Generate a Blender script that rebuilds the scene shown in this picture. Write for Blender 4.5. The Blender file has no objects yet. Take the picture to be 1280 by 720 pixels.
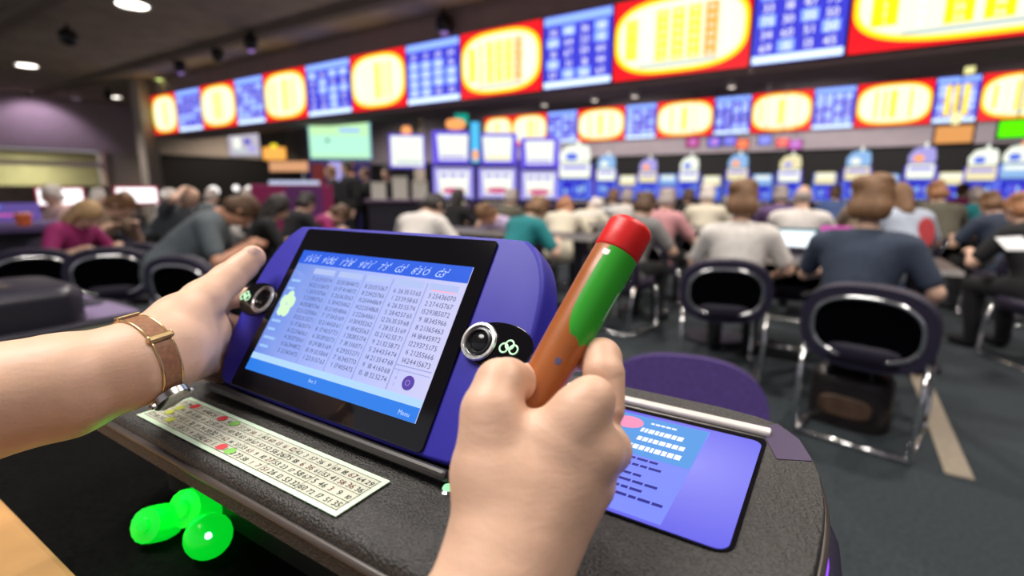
import bpy, bmesh, math, random
import numpy as np
from mathutils import Vector, Matrix
R = math.radians
random.seed(7)
SC = bpy.context.scene
COL = SC.collection

# ------------------------------------------------------------------ camera, world, light, exposure
H = 1.12                       # eye height of the seated player
TILT = math.atan(125/640)      # looking slightly down
YAW = R(32.5)                  # room axes: X along the desks, Y towards the far wall
cam_d = bpy.data.cameras.new('camera'); cam = bpy.data.objects.new('camera', cam_d); COL.objects.link(cam)
cam_d.lens = 18; cam_d.sensor_width = 36; cam_d.clip_start = 0.02; cam_d.clip_end = 200
cam.location = (0, 0, H); cam.rotation_euler = (math.pi/2 - TILT, 0, YAW)
cam_d.dof.use_dof = True; cam_d.dof.focus_distance = 0.37; cam_d.dof.aperture_fstop = 3.4
SC.camera = cam
w = bpy.data.worlds.new('world'); SC.world = w; w.use_nodes = True
w.node_tree.nodes['Background'].inputs[0].default_value = (0.86, 0.84, 0.92, 1)
w.node_tree.nodes['Background'].inputs[1].default_value = 0.35
SC.view_settings.view_transform = 'Standard'; SC.view_settings.look = 'None'
SC.view_settings.gamma = 1; SC.view_settings.use_curve_mapping = False
SC.view_settings.exposure = 0.35

def area(name, loc, size, power, color=(1, .93, .85), rot=(0, 0, 0)):
    l = bpy.data.lights.new(name, 'AREA'); l.shape = 'DISK'; l.size = size; l.energy = power; l.color = color
    o = bpy.data.objects.new(name, l); COL.objects.link(o); o.location = loc; o.rotation_euler = rot
    return o
def spot(name, loc, power, color=(1, .9, .8), angle=125, radius=.10, rot=(0, 0, 0), blend=.6):
    l = bpy.data.lights.new(name, 'SPOT'); l.energy = power; l.color = color; l.spot_size = R(angle); l.spot_blend = blend
    l.shadow_soft_size = radius
    o = bpy.data.objects.new(name, l); COL.objects.link(o); o.location = loc; o.rotation_euler = rot
    return o
area('ceiling_lamp_over_desk', (-1.5, -0.4, 3.9), 1.8, 118, (1, .95, .88), (R(-8), R(-16), 0))
area('ceiling_lamp_over_aisle', (1.6, 1.0, 4.1), 1.0, 60, (1, .93, .86))

# ------------------------------------------------------------------ picture ray helpers (pixel of a 1280x720 frame + distance -> point)
C_, S_ = math.cos(TILT), math.sin(TILT)
R3 = Vector((math.cos(YAW), math.sin(YAW), 0))
F3 = Vector((-math.sin(YAW)*C_, math.cos(YAW)*C_, -S_))
U3 = Vector((-math.sin(YAW)*S_, math.cos(YAW)*S_, C_))
EYE = Vector((0, 0, H))
def ray(x, y): return F3 + R3*((x-640)/640) + U3*((360-y)/640)
def P(x, y, d): return EYE + ray(x, y)*d
def onz(x, y, z): r = ray(x, y); return EYE + r*((z-H)/r.z)
def ony(x, y, Y): r = ray(x, y); return EYE + r*(Y/r.y)
def onx(x, y, X): r = ray(x, y); return EYE + r*(X/r.x)
def spotxy(x, d):
    p = P(x, 235, d); return Vector((p.x, p.y, 0))
def face_cam(p): return math.atan2(-p.x, p.y)       # rotation that turns local -Y towards the eye

# ------------------------------------------------------------------ materials
MATS = {}
def mat(name, col, rough=.5, metal=0, emit=None, strength=0, noise=0, nscale=40, bump=0, sss=0, coat=0, trans=0, spec=.5, detail=3):
    if name in MATS: return MATS[name]
    m = bpy.data.materials.new(name); m.use_nodes = True; nt = m.node_tree; b = nt.nodes['Principled BSDF']
    b.inputs['Base Color'].default_value = (*col, 1); b.inputs['Roughness'].default_value = rough
    b.inputs['Metallic'].default_value = metal; b.inputs['Specular IOR Level'].default_value = spec
    if coat: b.inputs['Coat Weight'].default_value = coat; b.inputs['Coat Roughness'].default_value = .05
    if trans: b.inputs['Transmission Weight'].default_value = trans
    if sss:
        b.inputs['Subsurface Weight'].default_value = sss; b.inputs['Subsurface Radius'].default_value = (1, .35, .2)
        b.inputs['Subsurface Scale'].default_value = .006
    if emit: b.inputs['Emission Color'].default_value = (*emit, 1); b.inputs['Emission Strength'].default_value = strength
    if noise or bump:
        tc = nt.nodes.new('ShaderNodeTexCoord'); n = nt.nodes.new('ShaderNodeTexNoise')
        n.inputs['Scale'].default_value = nscale; n.inputs['Detail'].default_value = detail
        nt.links.new(tc.outputs['Object'], n.inputs['Vector'])
        if noise:
            r = nt.nodes.new('ShaderNodeValToRGB'); nt.links.new(n.outputs['Fac'], r.inputs[0])
            r.color_ramp.elements[0].position = .3; r.color_ramp.elements[1].position = .7
            r.color_ramp.elements[0].color = (*[c*(1-noise) for c in col], 1)
            r.color_ramp.elements[1].color = (*[min(1, c*(1+noise)) for c in col], 1)
            nt.links.new(r.outputs[0], b.inputs['Base Color'])
        if bump:
            bp = nt.nodes.new('ShaderNodeBump'); bp.inputs['Strength'].default_value = bump; bp.inputs['Distance'].default_value = .002
            nt.links.new(n.outputs['Fac'], bp.inputs['Height']); nt.links.new(bp.outputs[0], b.inputs['Normal'])
    MATS[name] = m
    return m
def glow(name, col, s=1.0): return mat(name, (0.01, 0.01, 0.01), .5, emit=col, strength=s, spec=.1)

# ------------------------------------------------------------------ mesh collecting
class MB:
    def __init__(s): s.v = []; s.f = []
    def add(s, vs, fs, M=None):
        n = len(s.v)
        s.v += [tuple(M @ Vector(v)) if M else tuple(v) for v in vs]
        s.f += [tuple(i+n for i in f) for f in fs]; return s
    def box(s, c, d, M=None):
        x, y, z = [k/2 for k in d]
        vs = [(c[0]+a*x, c[1]+b*y, c[2]+e*z) for a in (-1, 1) for b in (-1, 1) for e in (-1, 1)]
        return s.add(vs, [(0,1,3,2),(4,6,7,5),(0,4,5,1),(2,3,7,6),(0,2,6,4),(1,5,7,3)], M)
    def tube(s, pts, r, n=10, closed=False, M=None, flat=None):
        pts = [Vector(p) for p in pts]; N = len(pts); rs = r if isinstance(r, (list, tuple)) else [r]*N
        vs = []; fs = []; prev = None
        for i, p in enumerate(pts):
            if closed: t = pts[(i+1) % N]-pts[i-1]
            else: t = pts[min(i+1, N-1)]-pts[max(i-1, 0)]
            t.normalize()
            if prev is None:
                a = Vector((0, 0, 1)) if abs(t.z) < .9 else Vector((1, 0, 0)); u = t.cross(a).normalized()
            else: u = (prev-t*prev.dot(t)).normalized()
            prev = u; v = t.cross(u)
            for k in range(n):
                a = 2*math.pi*k/n; vs.append(p+(u*math.cos(a)+v*math.sin(a))*rs[i])
        for i in range(N if closed else N-1):
            for k in range(n):
                j = (i+1) % N
                fs.append((i*n+k, i*n+(k+1) % n, j*n+(k+1) % n, j*n+k))
        if not closed: fs += [tuple(range(n))[::-1], tuple((N-1)*n+k for k in range(n))]
        return s.add(vs, fs, M)
    def lathe(s, prof, n=32, M=None):
        vs = []; fs = []
        for r, z in prof:
            for k in range(n): a = 2*math.pi*k/n; vs.append((r*math.cos(a), r*math.sin(a), z))
        for i in range(len(prof)-1):
            for k in range(n): fs.append((i*n+k, i*n+(k+1) % n, (i+1)*n+(k+1) % n, (i+1)*n+k))
        fs += [tuple(range(n))[::-1], tuple((len(prof)-1)*n+k for k in range(n))]
        return s.add(vs, fs, M)
    def prism(s, out, z0, z1, M=None):
        n = len(out); vs = [(x, y, z0) for x, y in out]+[(x, y, z1) for x, y in out]
        fs = [tuple(range(n))[::-1], tuple(range(n, 2*n))]+[(i, (i+1) % n, n+(i+1) % n, n+i) for i in range(n)]
        return s.add(vs, fs, M)
    def pad(s, out, z0, z1, b, M=None, steps=4):            # prism with rounded upper edge
        cx = sum(p[0] for p in out)/len(out); cy = sum(p[1] for p in out)/len(out); n = len(out)
        rings = [(0, z0)]+[(b*(1-math.cos(a)), z1-b+b*math.sin(a)) for a in [k*math.pi/2/steps for k in range(steps+1)]]
        vs = []
        ext = max(abs(p[0]-cx) for p in out), max(abs(p[1]-cy) for p in out)
        for ins, z in rings:
            for x, y in out: vs.append((cx+(x-cx)*(1-ins/ext[0]), cy+(y-cy)*(1-ins/ext[1]), z))
        fs = [tuple(range(n))[::-1], tuple((len(rings)-1)*n+i for i in range(n))]
        for r in range(len(rings)-1):
            for i in range(n): fs.append((r*n+i, r*n+(i+1) % n, (r+1)*n+(i+1) % n, (r+1)*n+i))
        return s.add(vs, fs, M)
    def ring(s, outer, inner, z0, z1, M=None):
        n = len(outer); vs = [(x, y, z) for z in (z0, z1) for o in (outer, inner) for x, y in o]
        fs = []
        for i in range(n):
            j = (i+1) % n; a, b, c, d = 0, n, 2*n, 3*n
            fs += [(c+i, c+j, d+j, d+i), (a+i, b+i, b+j, a+j), (a+i, a+j, c+j, c+i), (b+i, d+i, d+j, b+j)]
        return s.add(vs, fs, M)
    def mesh(s, name):
        m = bpy.data.meshes.new(name); m.from_pydata(s.v, [], s.f); m.validate(); return m
def sup(w, h, n=40, e=2.6, cx=0, cy=0):                      # superellipse outline
    o = []
    for k in range(n):
        a = 2*math.pi*k/n; c, q = math.cos(a), math.sin(a)
        o.append((cx+w/2*abs(c)**(2/e)*(1 if c >= 0 else -1), cy+h/2*abs(q)**(2/e)*(1 if q >= 0 else -1)))
    return o
def rrect(x0, y0, x1, y1, r, n=6):
    o = []
    for cx, cy, a0 in ((x1-r, y1-r, 0), (x0+r, y1-r, 90), (x0+r, y0+r, 180), (x1-r, y0+r, 270)):
        for k in range(n+1): a = R(a0+90*k/n); o.append((cx+r*math.cos(a), cy+r*math.sin(a)))
    return o
def obj(name, mb, m, parent=None, bevel=0, smooth=False, sub=0, seg=2):
    me = mb.mesh(name) if isinstance(mb, MB) else mb
    if not me.materials: me.materials.append(m)
    o = bpy.data.objects.new(name, me); COL.objects.link(o)
    if m and me.materials[0] != m:
        o.material_slots[0].link = 'OBJECT'; o.material_slots[0].material = m
    if parent: o.parent = parent
    if smooth:
        me.polygons.foreach_set('use_smooth', [True]*len(me.polygons))
    if bevel:
        b = o.modifiers.new('bevel', 'BEVEL'); b.width = bevel; b.segments = seg; b.limit_method = 'ANGLE'
    if sub: q = o.modifiers.new('sub', 'SUBSURF'); q.levels = sub; q.render_levels = sub
    return o
def autosm(o, ang=40):
    me = o.data; me.polygons.foreach_set('use_smooth', [True]*len(me.polygons))
    try: me.set_sharp_from_angle(angle=R(ang))
    except Exception: pass
    return o
def tag(o, label, cat, group=None, kind=None):
    if label: o['label'] = label
    if cat: o['category'] = cat
    if group: o['group'] = group
    if kind: o['kind'] = kind
    return o
def empty(name, loc, rz=0, label=None, cat=None, group=None, rot=None, s=1):
    o = bpy.data.objects.new(name, None); COL.objects.link(o); o.location = loc
    o.rotation_euler = rot if rot else (0, 0, rz); o.scale = (s, s, s)
    o.empty_display_size = .05
    return tag(o, label, cat, group)
def struct(name, mb, m, **k):
    o = obj(name, mb, m, **k); o['kind'] = 'structure'; return o
KIDS = {}
def copy_tree(o, parent=None, swap=None):
    c = o.copy(); COL.objects.link(c); c.parent = parent
    if swap and c.type == 'MESH' and c.material_slots and c.material_slots[0].material in swap:
        c.material_slots[0].link = 'OBJECT'; c.material_slots[0].material = swap[o.material_slots[0].material]
    for ch in [k for k in ALLCH(o)]: copy_tree(ch, c, swap)
    return c
def ALLCH(o): return list(o.children)

# glyphs (printed numbers and letters)
GL = {}
def glyph(ch):
    if ch not in GL:
        c = bpy.data.curves.new('g', 'FONT'); c.body = ch; c.size = 1; c.resolution_u = 2
        t = bpy.data.objects.new('g', c); COL.objects.link(t)
        dg = bpy.context.evaluated_depsgraph_get()
        me = bpy.data.meshes.new_from_object(t.evaluated_get(dg))
        vs = [tuple(v.co) for v in me.vertices]; fs = [tuple(p.vertices) for p in me.polygons]
        wd = max([v[0] for v in vs])+.06 if vs else .3
        bpy.data.objects.remove(t); bpy.data.meshes.remove(me)
        GL[ch] = (vs, fs, wd)
    return GL[ch]
def write(mb, text, x, y, size, M, z=0, cx=False, slant=0):
    wd = sum(glyph(c)[2] if c != ' ' else .35 for c in text)*size
    if cx: x -= wd/2
    for c in text:
        if c == ' ': x += .35*size; continue
        vs, fs, a = glyph(c)
        mb.add([(x+v[0]*size+v[1]*size*slant, y+v[1]*size, z) for v in vs], fs, M); x += a*size
    return mb
def quad(mb, x0, y0, x1, y1, z, M): return mb.add([(x0, y0, z), (x1, y0, z), (x1, y1, z), (x0, y1, z)], [(0, 1, 2, 3)], M)

# ------------------------------------------------------------------ smooth-blended bodies: round cones and ellipsoids -> surface nets
def cone(a, b, r1, r2=None, k=None): return ('c', tuple(a), tuple(b), r1, r1 if r2 is None else r2, k)
def ell(c, r, M=None, k=None): return ('e', tuple(c), tuple(r), M, k)
def cut(p): return ('sub', p)
def sdf_mesh(name, prims, vox, k=.02):
    lo = np.full(3, 1e9); hi = -lo
    def bb(p):
        if p[0] == 'c':
            a, b = np.array(p[1]), np.array(p[2]); m = max(p[3], p[4]); return np.minimum(a, b)-m, np.maximum(a, b)+m
        c = np.array(p[1]); m = max(p[2]) if p[3] is not None else np.array(p[2]); return c-m, c+m
    for p in prims:
        if p[0] == 'sub': continue
        l, h = bb(p); lo = np.minimum(lo, l); hi = np.maximum(hi, h)
    lo = lo-3*vox; hi = hi+3*vox
    n = np.ceil((hi-lo)/vox).astype(int)+1
    ax = [np.float32(lo[i])+np.arange(n[i], dtype=np.float32)*np.float32(vox) for i in range(3)]
    F = np.full(tuple(n), .5, np.float32)
    for p in prims:
        sub = p[0] == 'sub'
        if sub: p = p[1]
        kk = p[-1] if p[-1] is not None else k
        l, h = bb(p); mg = kk+4*vox
        i0 = np.clip(np.floor((l-mg-lo)/vox).astype(int), 0, n); i1 = np.clip(np.ceil((h+mg-lo)/vox).astype(int)+1, 0, n)
        if (i1 <= i0).any(): continue
        X = ax[0][i0[0]:i1[0], None, None]; Y = ax[1][None, i0[1]:i1[1], None]; Z = ax[2][None, None, i0[2]:i1[2]]
        sl = tuple(slice(i0[i], i1[i]) for i in range(3))
        if p[0] == 'c':
            a = np.array(p[1], np.float32); ba = np.array(p[2], np.float32)-a; L = max(float(ba@ba), 1e-12)
            t = np.clip(((X-a[0])*ba[0]+(Y-a[1])*ba[1]+(Z-a[2])*ba[2])/L, 0, 1)
            d = np.sqrt((X-a[0]-t*ba[0])**2+(Y-a[1]-t*ba[1])**2+(Z-a[2]-t*ba[2])**2)-(p[3]+(p[4]-p[3])*t)
        else:
            c = p[1]; x, y, z = X-c[0], Y-c[1], Z-c[2]
            if p[3] is not None:
                m = p[3]; x, y, z = [m[0][i]*x+m[1][i]*y+m[2][i]*z for i in range(3)]
            r = p[2]
            k0 = np.sqrt((x/r[0])**2+(y/r[1])**2+(z/r[2])**2)+1e-6
            k1 = np.sqrt((x/r[0]**2)**2+(y/r[1]**2)**2+(z/r[2]**2)**2)+1e-6
            d = k0*(k0-1)/k1
        g = F[sl]
        if sub:
            d = -d; hh = np.maximum(kk-np.abs(g-d), 0)/kk; F[sl] = np.maximum(g, d)+hh*hh*kk*.25
        else:
            hh = np.maximum(kk-np.abs(g-d), 0)/kk; F[sl] = np.minimum(g, d)-hh*hh*kk*.25
    ins = F < 0
    c8 = [ins[i:n[0]-1+i, j:n[1]-1+j, q:n[2]-1+q] for i in (0, 1) for j in (0, 1) for q in (0, 1)]
    cnt = sum(c.astype(np.int8) for c in c8); act = np.argwhere((cnt > 0) & (cnt < 8))
    idx = np.full((n[0]-1, n[1]-1, n[2]-1), -1, np.int32); idx[act[:, 0], act[:, 1], act[:, 2]] = np.arange(len(act))
    acc = np.zeros((len(act), 3)); num = np.zeros(len(act))
    offs = [(i, j, q) for i in (0, 1) for j in (0, 1) for q in (0, 1)]
    val = {o: F[act[:, 0]+o[0], act[:, 1]+o[1], act[:, 2]+o[2]].astype(float) for o in offs}
    for o in offs:
        for d in range(3):
            if o[d] == 0:
                o2 = tuple(o[i]+(i == d) for i in range(3)); a, b = val[o], val[o2]
                m = (a < 0) != (b < 0); t = np.where(m, a/np.where(m, a-b, 1), 0)
                pt = np.array(o, float)[None, :].repeat(len(act), 0); pt[:, d] += t
                acc[m] += pt[m]; num[m] += 1
    V = (act+acc/num[:, None])*vox+lo
    faces = []
    for d in range(3):
        e, f = (d+1) % 3, (d+2) % 3
        s0 = [slice(0, n[i]) for i in range(3)]; s1 = list(s0); s0[d] = slice(0, n[d]-1); s1[d] = slice(1, n[d])
        A, B = ins[tuple(s0)], ins[tuple(s1)]
        ed = np.argwhere(A != B); ed = ed[(ed[:, e] > 0) & (ed[:, f] > 0) & (ed[:, e] < n[e]-1) & (ed[:, f] < n[f]-1)]
        flip = A[ed[:, 0], ed[:, 1], ed[:, 2]]
        q = []
        for de, df in ((1, 1), (0, 1), (0, 0), (1, 0)):
            c = ed.copy(); c[:, e] -= de; c[:, f] -= df; q.append(idx[c[:, 0], c[:, 1], c[:, 2]])
        q = np.stack(q, 1); q[~flip] = q[~flip][:, ::-1]; faces.append(q)
    Fq = np.concatenate(faces)
    Fq = Fq[(Fq >= 0).all(1)]
    me = bpy.data.meshes.new(name)
    me.vertices.add(len(V)); me.vertices.foreach_set('co', V.astype(np.float32).ravel())
    me.loops.add(Fq.size); me.loops.foreach_set('vertex_index', Fq.ravel().astype(np.int32))
    me.polygons.add(len(Fq)); me.polygons.foreach_set('loop_start', np.arange(0, Fq.size, 4, dtype=np.int32))
    me.polygons.foreach_set('loop_total', np.full(len(Fq), 4, np.int32))
    me.polygons.foreach_set('use_smooth', [True]*len(Fq))
    me.update(calc_edges=True); me.validate()
    return me

# ------------------------------------------------------------------ colours
M_carpet = mat('carpet', (.020, .028, .034), .95, noise=.35, nscale=60, bump=.5)
M_ceil = mat('dark_ceiling', (.42, .33, .255), .95, noise=.15, nscale=2)
M_soffit = mat('soffit_paint', (.40, .28, .26), .9, noise=.08, nscale=3)
M_beige = mat('beige_wall', (.42, .36, .31), .9, noise=.05, nscale=3)
M_lilac = mat('lilac_wall', (.50, .39, .42), .9, noise=.05, nscale=3)
M_greyw = mat('grey_wall', (.36, .315, .36), .9, noise=.05, nscale=3)
M_black = mat('black_paint', (.006, .006, .007), .8, noise=.1)
M_chrome = mat('chrome', (.82, .82, .84), .12, 1, noise=.03, nscale=30)
M_purple = mat('purple_upholstery', (.075, .04, .20), .75, noise=.2, nscale=120, bump=.3)
M_navy = mat('navy_upholstery', (.018, .014, .04), .7, noise=.2, nscale=120, bump=.3)
M_blackmesh = mat('black_backing', (.002, .002, .003), 1, noise=.2, spec=.0)
M_pod = mat('pebbled_black_shell', (.04, .038, .036), .5, noise=.6, nscale=560, bump=1.0, detail=2)
M_podside = mat('pod_side', (.03, .026, .025), .4, noise=.1)
M_wood = mat('oak_edge', (.50, .27, .10), .45, noise=.18, nscale=12, bump=.1)
M_felt = mat('black_felt', (.004, .004, .004), 1, noise=.3, nscale=200, bump=.2, spec=.05)
M_skin = mat('skin', (.70, .435, .305), .5, noise=.07, nscale=45, bump=.22, sss=.15, detail=6)
def skin_detail(m):
    nt = m.node_tree; b = nt.nodes['Principled BSDF']; tc = nt.nodes.new('ShaderNodeTexCoord')
    n1 = nt.nodes.new('ShaderNodeTexNoise'); n1.inputs['Scale'].default_value = 520; n1.inputs['Detail'].default_value = 4
    mp = nt.nodes.new('ShaderNodeMapping'); mp.inputs['Scale'].default_value = (1, 1, 3.2); mp.inputs['Rotation'].default_value = (.5, .3, 0)
    n2 = nt.nodes.new('ShaderNodeTexNoise'); n2.inputs['Scale'].default_value = 75; n2.inputs['Detail'].default_value = 3; n2.inputs['Distortion'].default_value = .6
    nt.links.new(tc.outputs['Object'], n1.inputs['Vector']); nt.links.new(tc.outputs['Object'], mp.inputs[0]); nt.links.new(mp.outputs[0], n2.inputs['Vector'])
    b1 = nt.nodes.new('ShaderNodeBump'); b1.inputs['Strength'].default_value = .16; b1.inputs['Distance'].default_value = .0008
    b2 = nt.nodes.new('ShaderNodeBump'); b2.inputs['Strength'].default_value = .10; b2.inputs['Distance'].default_value = .003
    nt.links.new(n2.outputs['Fac'], b2.inputs['Height']); nt.links.new(n1.outputs['Fac'], b1.inputs['Height']); nt.links.new(b2.outputs[0], b1.inputs['Normal']); nt.links.new(b1.outputs[0], b.inputs['Normal'])
skin_detail(M_skin)
M_skin2 = mat('skin_pale', (.66, .42, .31), .55, noise=.05, nscale=30)
M_skin3 = mat('skin_ruddy', (.60, .30, .19), .55, noise=.05, nscale=30)

# ------------------------------------------------------------------ room shell
struct('floor', MB().box((-10, 9, -.05), (40, 26, .1)), M_carpet)
struct('ceiling', MB().box((-10, 9, 4.35), (40, 26, .1)), M_ceil)
struct('wall_far', MB().box((-9, 17.4, 3.25), (30, .3, 2.1)), M_greyw)
struct('wall_far_lower', MB().box((-9, 17.5, 1.1), (30, .3, 2.2)), M_black)
struct('wall_near_bulkhead', MB().box((-6.2, 8.45, 3.475), (23.6, .9, 1.65)), M_soffit)
struct('wall_left', MB().box((-24.15, 8, 3.4), (.3, 20, 1.82)), M_lilac)
struct('wall_left_black', MB().box((-24.3, 13.9, 1.25), (.3, 7, 2.49)), M_black)
struct('wall_left_pier', MB().box((-24.1, 9.5, 1.25), (.4, 1.75, 2.49)), M_beige)
struct('wall_left_upper_beige', MB().box((-23.98, 13.9, 3.2), (.06, 6.9, 1.4)), M_beige)
struct('wall_alcove', MB().box((-27.2, 5, 1.3), (.2, 9, 2.6)), mat('yellow_green_wall', (.66, .62, .42), .9, noise=.08, nscale=2))
struct('trim_alcove', MB().box((-24.1, 4.3, 1.98), (.25, 8.6, .14)), M_lilac)
struct('wall_left_counter', MB().box((-24, 4.6, .6), (.3, 8.2, 1.2)), mat('counter_front', (.26, .21, .15), .7, noise=.2, nscale=3))
struct('trim_pier_edge', MB().box((-24.02, 8.6, 1.25), (.5, .12, 2.49)), M_soffit)
struct('wall_right', MB().box((7.2, 9, 2.1), (.2, 26, 4.3)), M_greyw)
pl = struct('pillar_near', MB().box((-18.25, 7.75, 2.15), (.48, .4, 4.3)), M_beige, bevel=.02)
pp = P(525, 235, 19)
struct('pillar_mid', MB().box((pp.x, pp.y, 2.15), (.28, .28, 4.3)), M_beige, bevel=.02)
for k, (x, y, c) in enumerate([(-25.6, 3.5, (.85, 1, .45)), (-25.6, 7.2, (.85, 1, .45))]):
    area('alcove_lamp', (x, y, 2.5), 1.2, 55, (1, .97, .62))
spot('wall_washer', (-22.6, 6.8, 4.2), 260, (.88, .72, 1), 110, .1, (0, R(38), 0), .5)
spot('pillar_washer', (-20.5, 13.5, 3.9), 420, (1, .85, .7), 120, .2, (0, R(30), 0))
M_beam = mat('ceiling_beam', (.22, .17, .13), .95)
for k in range(0, 5, 2):
    struct('trim_ceiling_beam', MB().box((-9, .6+k*1.55, 4.24), (30, .22, .14)), M_beam)
tag(obj('floor_strip', MB().box((.5, 5.0, .003), (.09, 5.0, .006)), mat('tan_strip', (.30, .25, .19), .7, noise=.1)), 'narrow tan strip laid along the carpet aisle right of the chairs', 'strip')
tag(obj('floor_strip', MB().box((2.6, 6.2, .003), (.09, 7.0, .006)), MATS['tan_strip']), 'second tan strip further right along the aisle carpet', 'strip')

# ceiling downlights (each a housing, a glowing lens and its lamp)
M_lens = glow('downlight_lens', (1, .93, .84), 7)
M_can = mat('downlight_can', (.5, .48, .45), .5)
def downlight(x, y, label, power=0, r=.13, c=None):
    t = empty('ceiling_downlight', (x, y, 4.3), 0, label, 'ceiling light', 'downlights in the dark ceiling')
    obj('rim', MB().ring([(1.25*r*math.cos(a), 1.25*r*math.sin(a)) for a in [k*math.pi/12 for k in range(24)]],
                         [(r*math.cos(a), r*math.sin(a)) for a in [k*math.pi/12 for k in range(24)]], -.05, 0), M_can, t)
    obj('lens', MB().lathe([(r*.99, -.03), (r*.99, -.012)], 24), c or M_lens, t)
    if power: spot('downlight_lamp', (x, y, 4.2), power)
q = onz(165, 3, 4.3); downlight(q.x, q.y, 'bright white downlight at the top edge, left of centre', r=.24)
q = onz(33, 80, 4.3); downlight(q.x, q.y, 'white downlight at far left of the dark ceiling', 0, .22)
q = onz(145, 120, 4.3); downlight(q.x, q.y, 'white downlight just left of the pillar top', 0, .15)
q = onz(95, 122, 4.3); downlight(q.x, q.y, 'dim lilac downlight above the lilac wall', 0, .15, glow('dim_lens', (.6, .45, .6), .5))
q = onz(200, 98, 4.3); downlight(q.x, q.y, 'small yellow-green downlight above the first red board', 0, .14, glow('green_lens', (.8, 1, .3), 2))
for i, (x, y, pw) in enumerate([(-2.5, 3.2, 260), (0.8, 3.6, 260), (-5.8, 3.4, 260), (-9.5, 4.2, 320), (-12.4, 3.0, 320), (-18, 5.2, 320),
                                (-6.5, 6.2, 300), (-1.5, 6.3, 280), (2.6, 6.0, 260)]):
    spot('ceiling_spot_lamp', (x, y, 4.15), pw, (1, .92, .84))
for i, (x, y, pw) in enumerate([(-1, 13.5, 700), (-6, 13.5, 700), (3.5, 13, 600), (-11, 13.5, 600), (-16, 12.5, 500)]):
    spot('ceiling_spot_lamp', (x, y, 4.15), pw, (1, .9, .82), rot=(R(28), 0, 0))
# small lamps seen under the bulkhead and in the ceiling behind it
for (x, y, lab) in [(600, 118-14, 'small lamp under the bulkhead below the fourth red board'), (703, 106, 'small lamp under the bulkhead below the blue board'), (757, 99, 'small pale lamp under the bulkhead at the board joint'),
                    (890, 80, 'small pale lamp under the bulkhead below the widest yellow oval')]:
    p = onz(x, y, 2.62)
    t = empty('soffit_lamp', (p.x, 8.35, 2.65), 0, lab, 'ceiling light')
    obj('shade', MB().lathe([(.07, 0), (.085, -.08), (.05, -.09)], 20), M_can, t); obj('lens', MB().lathe([(.045, -.10), (.045, -.088)], 20), glow('soft_lens', (1, .85, .75), 1.2), t)
# black ceiling spot cameras / track heads
M_track = mat('black_track_head', (.01, .01, .012), .4)
M_viol = glow('violet_lens', (.45, .25, .75), .55)
for (x, y, r, lens, lab) in [(85, 45, .16, 0, 'black ceiling fitting at upper left of the ceiling'), (272, 67, .13, 0, 'black ceiling fitting above the third red board'),
                             (225, 82, .14, 1, 'black fitting with violet lens above the second red board'), (313, 52, .14, 1, 'black fitting with violet lens above the third oval board'),
                             (85+50, 118, .10, 0, 'small black fitting beside the leftmost downlights'), (555, 28, .16, 1, 'violet-lit fitting over the gap before the widest red board')]:
    p = onz(x, y, 4.08)
    t = empty('ceiling_fitting', (p.x, p.y, 4.3), 0, lab, 'ceiling fitting')
    obj('stem', MB().tube([(0, 0, 0), (0, 0, -.14)], .025, 10), M_track, t)
    obj('housing', MB().lathe([(.05*r/.14, -.08), (.9*r, -.14), (r, -.26), (.8*r, -.36), (.3*r, -.40)], 24), M_track, t, smooth=True)
    if lens: obj('lens', MB().lathe([(.45*r, -.42), (.45*r, -.385)], 20), M_viol, t)

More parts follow.
